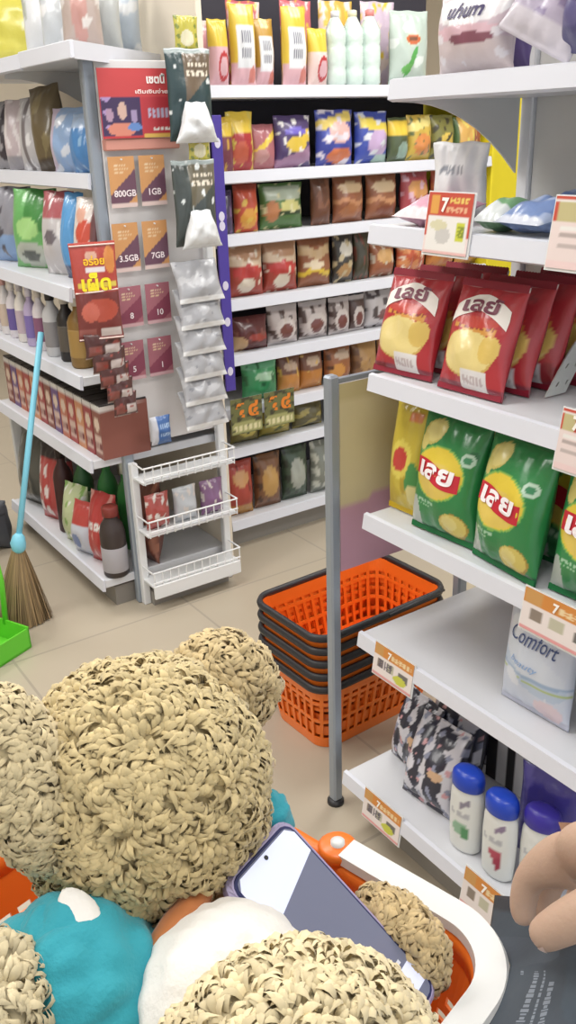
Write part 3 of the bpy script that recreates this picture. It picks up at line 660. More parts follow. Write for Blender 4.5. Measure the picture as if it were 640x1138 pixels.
price_card((1.007, 1.155, 0.425), 0.115, 0.068, 'orange topped price card on the fifth right shelf rail', style=3)
price_card((0.965, 1.135, 0.09), 0.115, 0.068, 'pale price card with green dot on the bottom right shelf below floral packs', style=3)
price_card((0.965, 0.835, 0.092), 0.125, 0.08, 'pale price card below the blue capped bottles', style=2)
price_card((1.032, 0.79, 0.975), 0.07, 0.09, 'red topped price card on third right shelf at picture edge', style=1)

# second right shelf: flat pouches lying down
def flat_pouch(loc, w, h, label, base, ops, rz, seed, tilt=1.25, t=0.045, cat='pouch', grp='flat pouches on the second right shelf'):
    o, s_ = bag('flat_pouch', loc, rz, w, h, t, base, ops, seed=seed, nu=22, nv=26, wr=1.6)
    o.rotation_euler = (-1.42, 0, rz)
    tag(o, label, cat, grp)
flat_pouch((1.07, 1.195, 1.308), 0.11, 0.12, 'pink pouch lying on second right shelf left of price card', hx('e7a3bf'), [('n', 4, 0.6, hx('f1cbd8'), 2), ('r', 0, 0, 1, 0.12, hx('f4dfe6'))], R(-94), 41)
flat_pouch((1.08, 1.035, 1.310), 0.06, 0.11, 'green topped pouch lying right of the red price card', hx('79b37a'), [('n', 4, 0.6, hx('b9d9b0'), 2), ('r', 0, 0, 1, 0.3, hx('e5eceb'))], R(-88), 42)
flat_pouch((1.07, 0.965, 1.312), 0.10, 0.12, 'blue pouch lying on second right shelf between the price cards', hx('6f8cc9'), [('n', 4, 0.5, hx('a9bbe2'), 5), ('r', 0, 0, 1, 0.1, hx('d7def0'))], R(-96), 43)
flat_pouch((1.2, 0.985, 1.315), 0.11, 0.13, 'second blue pouch lying deeper on the second right shelf', hx('5f7fbf'), [('n', 4, 0.5, hx('8fa9da'), 6)], R(-80), 44)
# wrinkled clear bag hanging at the far end
o, s_ = bag('clear_bag', (1.15, 1.315, 1.3), R(-75), 0.11, 0.125, 0.035, hx('e6e7eb'), [('n', 5, 0.7, hx('eceef0'), 3), ('t', 0.2, 0.6, 0.7, 0.7, hx('8a8f9c'), 4)], seed=12, m_=PLAST, wr=2.2, nu=26, nv=26)
o.location = (1.21, 1.225, 1.297)
tag(o, 'wrinkled whitish clear bag behind the red price card, before the yellow end panel', 'plastic bag')

# top right shelf: laundry packs
def top_pack(loc, w, h, t, label, base, ops, rz, lean, seed, ry=0):
    o, s_ = bag('refill_pack', loc, rz, w, h, t, base, ops, seed=seed, nu=34, nv=36, wr=1.4)
    o.rotation_euler = (-lean, ry, rz)
    tag(o, label, 'refill pack', 'refill packs on the top right shelf'); return o
t_ = thing('refill_pack', 'white topped pack with purple rounded lettering and pink stripe on top right shelf', 'refill pack', (1.14, 1.13, 1.523), R(-86), 'refill packs on the top right shelf')
b, surf = bag('pack_body', (0, 0, 0), 0, 0.15, 0.115, 0.07, hx('cfb9c6'), [('r', 0, 0, 1, 0.42, hx('d6c5c8')), ('e', 0.5, 0.5, 0.45, 0.1, hx('e0b4c2')), ('e', 0.6, 0.42, 0.3, 0.07, hx('8b4a5e')), ('e', 0.5, 0.78, 0.5, 0.2, hx('eeedf2')), ('n', 5, 1.0, hx('e8e2ea'), 3)], nu=40, nv=36, seed=2, parent=t_)
lettering('lettering', 'uhum', ink('4a4468'), b, 0.022, lambda a, z: surf(a, z + 0.088, 0.002), width=0.07, bold=0.02, slant=0.2)
top_pack((1.22, 1.17, 1.523), 0.16, 0.16, 0.06, 'violet pack with yellow splash behind the white topped pack', hx('6f5aa0'), [('e', 0.7, 0.6, 0.18, 0.2, hx('dfd640')), ('n', 5, 0.5, hx('b7a6cc'), 4)], R(-90), 0.1, 4)
top_pack((1.24, 1.24, 1.523), 0.15, 0.17, 0.06, 'brown and red pack at far end of top right shelf', hx('8a5a48'), [('e', 0.4, 0.6, 0.22, 0.2, hx('b93a3a')), ('n', 5, 0.5, hx('cbb8a4'), 7)], R(-90), 0.1, 9)
top_pack((1.12, 1.0, 1.552), 0.13, 0.17, 0.05, 'silver lilac pack with dark blot leaning sideways on top right shelf', hx('b9aecb'), [('e', 0.5, 0.55, 0.18, 0.16, hx('4b3d63')), ('e', 0.62, 0.66, 0.1, 0.08, hx('3d3256')), ('r', 0.25, 0.82, 0.8, 0.9, hx('ece8f2')), ('n', 6, 0.8, hx('8a7aa8'), 4), ('r', 0, 0, 1, 0.2, hx('d8d2e0'))], R(-80), 0.3, 14, ry=R(26))
top_pack((1.13, 0.9, 1.532), 0.13, 0.15, 0.085, 'deep purple blue folded pack right of the leaning silver pack', hx('5c5690'), [('n', 4, 0.3, hx('474380'), 4), ('n', 5, 1.0, hx('8884b4'), 8)], R(-95), 0.25, 17, ry=R(8))
top_pack((1.13, 0.78, 1.524), 0.14, 0.15, 0.085, 'purple folded pack at the picture edge on top right shelf', hx('625c98'), [('n', 4, 0.3, hx('4a4684'), 6), ('n', 5, 1.0, hx('908cbc'), 9)], R(-88), 0.25, 19)
top_pack((1.22, 0.88, 1.524), 0.16, 0.2, 0.08, 'dark violet pack standing behind the folded purple packs', hx('4a4680'), [('n', 4, 0.3, hx('6b66a4'), 9)], R(-90), 0.1, 23)

# fifth shelf: softener pouches
def softener(loc, label, rz, seed):
    t_ = thing('softener_pouch', label, 'softener pouch', loc, rz, 'softener pouches on the fifth right shelf')
    t_.rotation_euler = (-0.08, 0, rz)
    w, h = 0.15, 0.215
    b, surf = bag('pouch_body', (0, 0, 0), 0, w, h, 0.06, hx('d3dcee'), [('r', 0, 0.0, 1, 0.06, hx('c5cbe0')), ('e', 0.5, 0.42, 0.48, 0.17, hx('bed0e8'), -0.2), ('e', 0.5, 0.5, 0.46, 0.12, hx('d9e2f1'), -0.2), ('w', 0.335, 0.352, -0.03, 0.5, hx('b9cf70')), ('w', 0.38, 0.41, -0.03, 0.5, hx('9db9dc')), ('e', 0.75, 0.12, 0.2, 0.1, hx('ead3dc')), ('n', 3, 1.1, hx('e5ebf6'), 3)], nu=44, nv=54, seed=seed, parent=t_, m_=PLAST)
    lettering('brand_lettering', 'Comfort', ink('4a5a86'), b, 0.027, lambda a, z: surf(a - 0.002, z + h * 0.69, 0.0022), width=0.105, bold=0.0, rot=-0.06, slant=0.15)
    lettering('name_lettering', 'beauty', ink('8fb0dc'), b, 0.016, lambda a, z: surf(a - 0.012, z + h * 0.47, 0.0022), width=0.06, bold=0.0, rot=-0.1, slant=0.4)
    # swirl heart emblem
    q = MB(); pts = []
    for j in range(40):
        a = j / 39 * 4.4 * PI; rr = 0.0115 * (1 - j / 46)
        pts.append(tuple(surf(0.018 + rr * math.cos(a), h * 0.86 + rr * math.sin(a) * 0.95, 0.0015)))
    q.tube(pts, 0.0012, 5); q.build('emblem', ink('5f6f94'), b)
    return t_
softener((1.09, 0.865, 0.486), 'pale blue softener pouch with Comfort lettering on fifth right shelf', R(-88), 5)
softener((1.1, 0.70, 0.486), 'pale blue softener pouch cut by the picture edge beside the lettered one', R(-92), 7)

# bottom shelf: floral packs, bottles
FL = [('n', 5, 0.1, hx('e3e0ea'), 2), ('n', 7, 0.75, hx('8d93b0'), 5), ('n', 9, 1.0, hx('d9a0a0'), 8)]
def floral(loc, w, h, t, label, rz, lean, sd):
    o, s_ = bag('floral_pack', loc, rz, w, h, t, hx('25263a'), [('n', 5, 0.15, hx('d9d8e4'), sd), ('n', 7, 0.75, hx('8d93b0'), sd + 3), ('n', 9, 1.05, hx('d99aa2'), sd + 6), ('e', 0.7, 0.45, 0.14, 0.06, hx('e3b58a'))], seed=sd, nu=40, nv=44, puff=0.35)
    o.rotation_euler = (-lean, 0, rz); tag(o, label, 'laundry pack', 'floral laundry packs on the bottom right shelf')
floral((1.05, 1.085, 0.148), 0.135, 0.185, 0.075, 'black pack with white flowers left of the blue capped bottles', R(-84), 0.35, 3)
floral((1.1, 1.2, 0.148), 0.12, 0.17, 0.06, 'floral pack with pink spots at far end of bottom right shelf', R(-95), 0.3, 13)
floral((1.16, 1.12, 0.148), 0.14, 0.22, 0.07, 'black and white floral pack standing behind the front floral ones', R(-88), 0.12, 23)
floral((1.24, 1.17, 0.148), 0.14, 0.235, 0.06, 'dark striped floral pack, furthest back on bottom right shelf', R(-90), 0.1, 33)
# black and white striped box behind
o = grid_card('laundry_box', 0.1, 0.2, 0.06, hx('e3e4ea'), [('r', 0, 0, 0.3, 1, BK), ('r', 0.55, 0, 0.75, 1, BK)]); place(o, (1.22, 1.03, 0.148), R(-88))
tag(o, 'white box with black vertical stripes behind the floral packs', 'box')
def bottle(loc, label, mark, rz, capmat=M_cap, lean=0):
    t_ = thing('lotion_bottle', label, 'bottle', loc, rz, 'blue capped bottles on the bottom right shelf'); t_.rotation_euler = (lean, 0, rz); t_.scale = (1, 1, 0.93)
    pr = [(0.028, 0), (0.033, 0.006), (0.035, 0.05), (0.036, 0.1), (0.0345, 0.14), (0.031, 0.157), (0.029, 0.162)]
    n = 40; V = []; C = []
    zs = np.interp(np.linspace(0, 1, 40), np.linspace(0, 1, len(pr)), [p[1] for p in pr]); rs_ = np.interp(zs, [p[1] for p in pr], [p[0] for p in pr])
    an = np.linspace(-PI / 2 - PI, -PI / 2 + PI, n, endpoint=False)
    U = (an[None, :] + PI / 2) / PI + 0.5 + 0 * zs[:, None]; W = zs[:, None] / 0.16 + 0 * an[None, :]
    if mark == 'green': ops = [('e', 0.5, 0.38, 0.17, 0.1, hx('8fc09a')), ('e', 0.6, 0.34, 0.1, 0.09, hx('4f9a5e')), ('r', 0.5, 0.72, 0.68, 0.8, hx('8c8498'), 0.5), ('t', 0.28, 0.6, 0.7, 0.66, hx('b9bcc2'), 4)]
    else: ops = [('e', 0.56, 0.42, 0.13, 0.08, hx('c23a52')), ('e', 0.62, 0.28, 0.08, 0.1, hx('b02a44')), ('r', 0.52, 0.72, 0.7, 0.8, hx('8c7898'), 0.5), ('t', 0.28, 0.6, 0.7, 0.66, hx('b9bcc2'), 4)]
    C = paint(ops, U, W, np.array(hx('e9ece8'))).reshape(-1, 3)
    V = np.stack([rs_[:, None] * np.cos(an)[None, :], 0.62 * rs_[:, None] * np.sin(an)[None, :], zs[:, None] + 0 * an[None, :]], -1).reshape(-1, 3)
    F = [(i * n + j, i * n + (j + 1) % n, (i + 1) * n + (j + 1) % n, (i + 1) * n + j) for i in range(39) for j in range(n)] + [tuple(range(n))[::-1], tuple(39 * n + j for j in range(n))]
    link_mesh('bottle_body', V, F, PLAST, t_, cols=C)
    MB().lathe([(0.031, 0.158), (0.0335, 0.161), (0.034, 0.178), (0.0325, 0.189), (0.027, 0.197), (0.015, 0.2)], 30, sy=0.72).build('cap', capmat, t_, True)
    return t_
bottle((1.03, 0.953, 0.148), 'white bottle with blue cap and green leaf print beside floral packs', 'green', R(-80))
bottle((1.03, 0.868, 0.148), 'white bottle with blue cap and red print, right of the green one', 'red', R(-84))
bottle((1.06, 0.8, 0.148), 'white bottle with violet cap partly behind the hand', 'red', R(-70), mat('violet_cap', hx('3a2f9a'), 0.35), 0)
o, s_ = bag('purple_pouch', (1.12, 0.83, 0.148), R(-80), 0.13, 0.21, 0.06, hx('3d34a0'), [('n', 4, 0.8, hx('5a52bc'), 3)], seed=3); tag(o, 'violet blue pouch behind the violet capped bottle', 'pouch')

# ================================================================== LEFT GONDOLA STOCK
def lbag(y, w, z, h, x, label, base, ops, rz=-90, t=0.09, lean=0.1, cat='bag', ry=0, nm='snack_pouch', grp='packs on the left shelving'):
    o, s_ = bag(nm, (x, y, z + 0.001), R(rz), w, h, t, base, ops, seed=int(y * 50) + int(z * 20), nu=24, nv=30)
    o.rotation_euler = (-lean, ry, R(rz)); tag(o, label, cat, grp)
STK = [('n', 4, 0.4, hx('e9e9ec'), 2), ('n', 6, 0.8, hx('77777c'), 3)]
lbag(2.66, 0.12, 1.352, 0.16, 1.12, 'blue foil pouch nearest the end of top left product row', hx('3f86cf'), [('r', 0, 0.75, 1, 1, hx('a9c4e8')), ('n', 4, 0.6, hx('8fc0ee'), 2)], -70)
lbag(2.79, 0.14, 1.352, 0.18, 1.12, 'pale blue pouch with lilac edge behind the blue foil pouch', hx('8fb2e2'), [('r', 0, 0, 0.25, 1, hx('cdb9d2')), ('n', 4, 0.7, hx('dfe6f4'), 4)], -66)
lbag(2.93, 0.12, 1.352, 0.25, 1.12, 'tall dark olive brown pouch on the upper left shelf', hx('6b5a3a'), [('n', 4, 0.6, hx('8a7a50'), 4), ('r', 0, 0, 1, 0.15, hx('4a3a28'))], -62, ry=-0.12)
lbag(3.07, 0.13, 1.352, 0.22, 1.12, 'silver striped pouch left of the dark olive pouch', hx('c9c7cc'), [('n', 5, 0.4, hx('f0eff2'), 2), ('r', 0.3, 0, 0.4, 1, hx('7d7478'))], -62)
lbag(3.22, 0.13, 1.352, 0.22, 1.12, 'pinkish silver pouch left of the striped silver one', hx('d4c3ca'), [('n', 5, 0.4, hx('efe7ea'), 8), ('r', 0, 0, 1, 0.2, hx('a9a4ac'))], -62)
lbag(3.38, 0.14, 1.352, 0.22, 1.12, 'dark trimmed grey pouch at the left picture edge of upper shelf', hx('a8a4aa'), [('n', 5, 0.2, hx('3d3540'), 8)], -62)
lbag(2.58, 0.11, 1.05, 0.24, 1.06, 'white pouch with red and peach print beside the grey upright', hx('e2d6cf'), [('e', 0.6, 0.6, 0.3, 0.14, hx('d8452f')), ('e', 0.4, 0.8, 0.2, 0.1, hx('e2a48c')), ('r', 0.8, 0, 1, 1, hx('6d3a3a'))], -70)
lbag(2.7, 0.08, 1.05, 0.25, 1.06, 'narrow bright blue pouch on second left shelf', hx('4a9be0'), [('r', 0, 0, 1, 0.15, hx('2a3c6c'))], -70)
lbag(2.82, 0.13, 1.05, 0.25, 1.06, 'red topped white and grey pouch left of the bright blue one', hx('c9c3c4'), [('r', 0, 0.66, 1, 1, hx('b5525a')), ('n', 5, 0.7, hx('eeeaea'), 2), ('e', 0.5, 0.45, 0.2, 0.1, hx('6a6068'))], -68)
lbag(3.03, 0.2, 1.05, 0.25, 1.06, 'big green pouch with pale lime circle on second left shelf', hx('63b85c'), [('r', 0.4, 0.45, 1, 1, hx('3b8f3c')), ('e', 0.5, 0.5, 0.28, 0.14, hx('a5e080')), ('e', 0.5, 0.18, 0.4, 0.16, hx('b8c0b4')), ('e', 0.5, 0.16, 0.2, 0.07, hx('4a4f4a'))], -66)
lbag(3.27, 0.2, 1.05, 0.25, 1.06, 'grey and blue pouch at left picture edge of second shelf', hx('8f8f9c'), [('r', 0, 0, 1, 0.35, hx('7fa4d8')), ('n', 5, 0.5, hx('4a4654'), 3)], -66)
# slim bottles on third left shelf
def slim(x, y, z, h, r_, label, col, cap, grp, nm='slim_bottle', band=None):
    t_ = thing(nm, label, 'bottle', (x, y, z), 0, grp)
    MB().lathe([(r_ * 0.85, 0), (r_, 0.006), (r_, h * 0.62), (r_ * 0.8, h * 0.7), (r_ * 0.42, h * 0.78), (r_ * 0.4, h * 0.86)], 16).build('bottle_body', ink(col), t_, True)
    MB().lathe([(r_ * 0.5, h * 0.84), (r_ * 0.5, h * 0.99), (r_ * 0.4, h)], 14).build('cap', ink(cap), t_, True)
    if band: MB().lathe([(r_ * 1.01, h * 0.15), (r_ * 1.02, h * 0.16), (r_ * 1.02, h * 0.52), (r_ * 1.01, h * 0.53)], 16).build('label_band', ink(band), t_, True)
G3 = 'slim bottles on the third left shelf'
for k, (y, lb, c, cp, bd) in enumerate(((3.42, 'white slim bottle at far left of third left shelf', 'ddd8d8', 'e8e0e0', 'b9a8b0'), (3.33, 'white slim bottle second from far left of third left shelf', 'e5e0e0', 'd8a8a0', 'c9b8a8'), (3.24, 'white bottle with violet band on third left shelf', 'ded8de', 'efe9e4', '6a5a9c'), (3.15, 'white bottle with pale cap right of the violet banded one', 'e6e1da', 'c9c4c8', 'c0aeb8'), (3.06, 'lavender bottle on third left shelf', 'b9aacc', 'ded8e4', '7f6fb0'), (2.97, 'white bottle with plum band right of the lavender one', 'ddd6da', 'd9d0c8', '8a5a78'))):
    slim(1.02, y, 0.79, 0.2 + 0.01 * (k % 2), 0.024, lb, c, cp, G3, band=bd)
slim(1.02, 2.86, 0.79, 0.215, 0.03, 'silver bottle with black cap on third left shelf', 'c6c6c8', '2a2728', G3, band='8d8a8c')
slim(1.03, 2.76, 0.79, 0.215, 0.03, 'black bottle on third left shelf', '2c2826', 'c9c4bc', G3, band='5d564e')
slim(1.03, 2.65, 0.79, 0.225, 0.038, 'bronze bottle at near end of third left shelf', '8a6a34', 'd8d4cc', G3, band='a5844a')
# row of boxes on the fourth left shelf
posl = ('at the far end of the row', 'second from the far end', 'third from the far end', 'fourth from the far end', 'fifth from the far end', 'sixth from the far end', 'seventh from the far end', 'sixth from the near end', 'fifth from the near end', 'fourth from the near end', 'third from the near end', 'second from the near end', 'at the near end by the upright')
for k in range(13):
    y = 3.36 - k * 0.069; c = ('6b4a86', 'c96a4c', 'b8403c', 'd98a5a', 'a8383a', '8f4a3c')[(k + 5) % 6]
    t_ = thing('sauce_box', 'dark topped %s box on fourth left shelf, %s' % (('violet', 'orange', 'red', 'tan', 'crimson', 'brown')[(k + 5) % 6], posl[k]), 'box', (1.0, y, 0.5255), R(-90), 'boxes on the fourth left shelf')
    grid_card('carton', 0.062, 0.17, 0.16, hx(c), [('r', 0.1, 0.1, 0.9, 0.4, hx('d9b8a8')), ('t', 0.15, 0.2, 0.85, 0.32, hx('7a2a2a'), 3), ('e', 0.5, 0.65, 0.3, 0.14, hx('e3c8b0')), ('r', 0, 0.9, 1, 1, hx('e8e2de'))], t_, 14, 16, backc=hx(c))
    MB().box(-0.031, 0.031, 0.001, 0.159, 0.171, 0.176, bev=0.001).build('lid', ink('2c2627'), t_)
# bottom left shelf
G0 = 'goods on the bottom left shelf'
lbag(3.3, 0.2, 0.112, 0.3, 1.03, 'dark grey green bag at far end of bottom left shelf', hx('4c4c44'), [('n', 4, 0.6, hx('77756c'), 3)], -75, grp=G0, t=0.12)
lbag(3.1, 0.17, 0.112, 0.29, 1.03, 'red bag with white flower print on bottom left shelf', hx('c23a38'), [('n', 5, 0.4, hx('e6d8d4'), 3), ('r', 0, 0.85, 1, 1, hx('2b2326'))], -72, grp=G0)
slim(1.03, 2.99, 0.112, 0.34, 0.036, 'tall dark red brown bottle on bottom left shelf', '3a1d1c', '2a1a18', G0, 'sauce_bottle')
slim(1.07, 2.9, 0.112, 0.34, 0.036, 'dark bottle with green neck on bottom left shelf', '2a5a30', '1d4a26', G0, 'sauce_bottle', band='d5d8c0')
slim(1.12, 2.8, 0.112, 0.34, 0.036, 'green bottle behind the lime packet on bottom left shelf', '2f7a3c', '286a34', G0, 'sauce_bottle')
slim(1.15, 2.71, 0.112, 0.33, 0.034, 'green bottle second from near end behind red packets', '3a8a44', 'd8dccf', G0, 'sauce_bottle')
lbag(2.86, 0.12, 0.112, 0.22, 1.01, 'lime green and white packet on bottom left shelf', hx('c3d09a'), [('n', 5, 0.5, hx('7fae4c'), 3), ('n', 6, 0.9, WH, 6)], -72, grp=G0)
lbag(2.75, 0.12, 0.112, 0.19, 1.0, 'white and blue packet with red top on bottom left shelf', hx('c9cedc'), [('r', 0, 0.6, 1, 1, hx('c93a34')), ('e', 0.4, 0.3, 0.2, 0.14, hx('6a84c0'))], -72, grp=G0)
lbag(2.65, 0.12, 0.112, 0.25, 1.02, 'bright red packet with white lettering near the dark jar', hx('c8302e'), [('n', 5, 0.6, hx('e89a90'), 3), ('t', 0.2, 0.5, 0.8, 0.62, WH, 4)], -72, grp=G0)
lbag(2.58, 0.12, 0.112, 0.29, 1.15, 'brown red packet behind the dark jar on bottom left shelf', hx('7d3a2c'), [('n', 5, 0.6, hx('b86a4c'), 3)], -80, grp=G0)
t_ = thing('sauce_jar', 'big dark jar with pale label at near corner of bottom left shelf', 'jar', (1.015, 2.545, 0.113), 0, G0)
MB().lathe([(0.038, 0), (0.042, 0.006), (0.042, 0.15), (0.036, 0.18), (0.022, 0.2), (0.022, 0.215)], 26).build('jar_body', ink('3a302e'), t_, True)
MB().lathe([(0.0425, 0.02), (0.043, 0.021), (0.043, 0.105), (0.0425, 0.106)], 26).build('label_band', ink('a9a6ac'), t_, True)
MB().lathe([(0.026, 0.21), (0.027, 0.212), (0.027, 0.24), (0.024, 0.243)], 22).build('lid', ink('7a2f28'), t_, True)
# on the top board of left shelving
G1 = 'goods on the top of the left shelving'
for k, (x, y, w, h, c, lb, ops) in enumerate(((1.12, 3.1, 0.2, 0.2, hx('e6dc4a'), 'yellow pack on top of left shelving at picture corner', [('n', 4, 0.8, hx('f2efb0'), 2)]),
        (1.12, 2.88, 0.12, 0.2, hx('e3e6ea'), 'white translucent pack right of the yellow one on top', [('n', 4, 0.6, hx('b9bfb0'), 2)]),
        (1.12, 2.74, 0.12, 0.19, hx('c9d0d6'), 'silver grey pack in the middle of the left shelving top', [('n', 4, 0.6, hx('f0f2f4'), 4)]),
        (1.12, 2.6, 0.11, 0.2, hx('b9a49a'), 'beige pink pack near the corner on top of left shelving', [('e', 0.5, 0.5, 0.2, 0.5, hx('c48a80')), ('n', 4, 0.8, hx('e3dcd6'), 4)]),
        (1.22, 2.69, 0.11, 0.2, hx('c4c9c8'), 'clear grey pack at right of the beige pink one on top', [('n', 4, 0.6, hx('e9ecec'), 7)]),
        (1.33, 2.8, 0.12, 0.2, hx('c9d9ea'), 'pale blue white pack above the hanging tags', [('n', 4, 0.6, hx('eef3f8'), 9)]))):
    o, s_ = bag('display_pack', (x, y, 1.669), R(-30), w, h, 0.07, c, ops, seed=k + 60); tag(o, lb, 'pack', G1)

# ================================================================== END DISPLAY STOCK
t_ = thing('poster', 'red promotion poster with dark group picture heading the end display', 'poster', (1.2, 2.474, 1.443))
c = grid_card('poster_sheet', 0.215, 0.175, 0.003, hx('d42c34'), [('r', 0.02, 0.04, 0.56, 0.6, hx('3a2558')), ('n', 6, 0.95, hx('b090d0'), 3), ('r', 0.0, 0.6, 1, 1, hx('d9383c')), ('r', 0.58, 0.05, 1, 0.6, hx('c92733')), ('e', 0.3, 0.4, 0.06, 0.13, hx('d9b0a0')), ('e', 0.12, 0.34, 0.05, 0.1, hx('b58fb0')), ('e', 0.46, 0.32, 0.05, 0.1, hx('a58fc0')), ('e', 0.28, 0.13, 0.2, 0.1, hx('e5846c')), ('e', 0.46, 0.16, 0.1, 0.06, hx('5a8ad8')), ('t', 0.66, 0.28, 0.98, 0.44, hx('b9b9dc'), 3), ('t', 0.72, 0.1, 0.97, 0.16, WH, 5), ('r', 0.58, 0.0, 1, 0.06, hx('e8b84a'))], t_, 50, 44)
lettering('poster_lettering', 'เซตนี้', ink('fbf3f0'), c, 0.026, lambda a, b: np.stack([a + 0.065, np.full_like(a, -0.0012), b + 0.15], -1), bold=0.04)
lettering('poster_lettering', 'เติมเงินง่าย', ink('fbe3e0'), c, 0.012, lambda a, b: np.stack([a + 0.05, np.full_like(a, -0.0012), b + 0.118], -1), bold=0.03, width=0.1)
pos = [('left', 1.142), ('right', 1.236)]
rowz = [('top', 1.262), ('second', 1.085), ('third', 0.925), ('lowest', 0.765)]
for r_i, (rn, z) in enumerate(rowz):
    for c_i, (cn, x) in enumerate(pos):
        lo = hx('6b4058') if r_i < 2 else hx('8e3550'); up = hx('df9a56') if r_i < 2 else hx('b06070')
        h = 0.135 if r_i < 2 else 0.118
        t_ = thing('gift_card', '%s hanging card in the %s row, %s column of the end display' % ('orange and purple' if r_i < 2 else 'maroon pink', rn, cn), 'gift card', (x - 0.008 * r_i, 2.482, z), 0, 'hanging cards on the end display')
        c = grid_card('card', 0.08, h, 0.002, up, [('r', 0, 0, 1, 0.5, lo, 0.5), ('t', 0.2, 0.82, 0.7, 0.85, hx('f4d9b0'), 3), ('t', 0.2, 0.74, 0.8, 0.77, hx('f0cfa0'), 4), ('t', 0.2, 0.66, 0.6, 0.69, hx('f0cfa0'), 7), ('r', 0, 0, 1, 0.1, hx('e5c9c4') if r_i < 2 else hx('d9a8b0'))], t_, 22, 30)
        lettering('card_value', [['800', '1'], ['3.5', '7'], ['8', '10'], ['5', '1']][r_i][c_i] + ('GB' if r_i < 2 else ''), ink('f2e6ea'), c, 0.018, lambda a, b, h=h: np.stack([a + 0.004, np.full_like(a, -0.0012), b + h * 0.28], -1), bold=0.02)
        MB().tube([(0, -0.006, h - 0.008), (0, 0.012, h - 0.006)], 0.0022, 6).build('hook', M_wire, t_)
# hanging strip of silver packs
G5 = 'hanging packs on the end display'
def hang_pack(x, y, z, w, h, label, base, ops, seed, t=0.05, wr=1.3, grp=G5, nm='hanging_pack', hi=(26, 32)):
    o, s_ = bag(nm, (x, y, z), R(2), w, h, t, base, ops, seed=seed, nu=hi[0], nv=hi[1], wr=wr, m_=FOIL); o.rotation_euler = (-0.0, 0, R(2)); tag(o, label, 'hanging pack', grp); return o, s_
def dark_pack(x, z, label, c1, c2, sd):
    t_ = thing('hanging_pack', label, 'hanging pack', (x, 2.43, z), R(2), G5)
    b, surf = bag('pack_body', (0, 0, 0), 0, 0.145, 0.235, 0.035, hx(c1), [('r', 0.35, 0.5, 1, 1, hx(c2), 0.5), ('t', 0.45, 0.80, 0.9, 0.85, hx('efe4cf'), 3), ('t', 0.4, 0.70, 0.9, 0.76, hx('efe4cf'), 7), ('r', 0, 0.94, 1, 1, hx('a9b8b8')), ('n', 7, 1.15, hx('dfe6e6'), sd)], nu=40, nv=50, seed=sd, parent=t_)
    V, F, U, W, s2 = bag_geo(0.14, 0.105, 0.06, 22, 20, sd + 3, 1.8)
    X = V[:, 0].copy(); V[:, 0] = X * (1 - 0.55 * np.clip(V[:, 2] / 0.105, 0, 1)); V[:, 1] -= 0.028; V[:, 2] -= 0.005
    link_mesh('clear_pouch', V, F, mat('cloudy_film', hx('dfe3e6'), 0.2, noise=0.05, bump=0.5, bscale=60, coat=0.5), t_)
    return t_
dark_pack(1.345, 1.43, 'dark teal and brown hanging pack with white plastic bulge, uppermost', '1f3a3e', '6b5844', 4)
dark_pack(1.34, 1.145, 'dark green patterned hanging pack with white plastic bulge, second from top', '3a4442', '6b6450', 14)
for k, (x, z, w, h, lb) in enumerate(((1.352, 1.655, 0.075, 0.09, 'small yellow green tag pack above the uppermost hanging pack'), (1.37, 1.37, 0.072, 0.085, 'small yellow tag between the two dark hanging packs'))):
    hang_pack(x, 2.44, z, w, h, lb, hx('c9bf3c'), [('e', 0.5, 0.4, 0.3, 0.22, hx('e6e0b8')), ('n', 5, 0.9, hx('7a8a30'), 3)], 50 + k, 0.012)
for k in range(6):
    z = 0.985 - k * 0.078
    q_, _s = hang_pack(1.328 - 0.002 * k, 2.40, z, 0.155, 0.125, 'silver white hanging pack, %s of the silver column on end display' % ('top', 'second', 'third', 'fourth', 'fifth', 'lowest')[k], hx('a9abb2'), [('n', 4, 0.5, hx('c0c2c8'), k), ('n', 6, 1.0, hx('858790'), k + 5), ('r', 0, 0, 1, 0.1, hx('eceef0'))], 70 + k, 0.035, 1.0); q_.rotation_euler = (-0.36, 0, R(2))
# pepper red hanging strip at left upright
t_ = thing('hanging_pack', 'large red hanging pack with yellow lettering on the left upright of end display', 'hanging pack', (1.0, 2.415, 0.915), R(-14), G5)
b, surf = bag('pack_body', (0, 0, 0), 0, 0.128, 0.27, 0.022, hx('c23a2c'), [('r', 0, 0, 1, 0.5, hx('7d2a26')), ('e', 0.55, 0.32, 0.4, 0.12, hx('c4452e')), ('e', 0.3, 0.3, 0.2, 0.1, hx('d8604a')), ('r', 0.1, 0.55, 0.95, 0.6, hx('e8cc3a')), ('e', 0.85, 0.82, 0.12, 0.14, hx('e88a3a')), ('e', 0.45, 0.87, 0.14, 0.045, hx('e0a890')), ('r', 0.3, 0.7, 0.72, 0.76, hx('e9dfe4')), ('r', 0.02, 0.06, 0.4, 0.13, hx('a05048')), ('r', 0.5, 0.05, 0.95, 0.13, hx('d9ccc8'))], nu=40, nv=60, seed=3, parent=t_, wr=0.4)
lettering('pack_lettering', 'เผ็ด', ink('f2e02c'), b, 0.05, lambda a, z: surf(a, z + 0.165, 0.002), width=0.085, bold=0.03)
lettering('pack_lettering', 'อร่อย', ink('f2c02c'), b, 0.026, lambda a, z: surf(a, z + 0.222, 0.002), width=0.06, bold=0.03)
for nm, V in (('edge_band', [(-0.064, 0.262), (0.064, 0.262), (0.064, 0.27), (-0.064, 0.27)]), ('edge_band', [(-0.064, 0.0), (0.064, 0.0), (0.064, 0.007), (-0.064, 0.007)]), ('edge_band', [(-0.064, 0.135), (0.064, 0.14), (0.064, 0.144), (-0.064, 0.139)])):
    MB().tube([surf(a, v, 0.002) for a, v in ((V[0][0], V[0][1]), (0, (V[0][1] + V[1][1]) / 2), (V[1][0], V[1][1]))], 0.0022, 5).build(nm, ink('e6cfc8'), b)
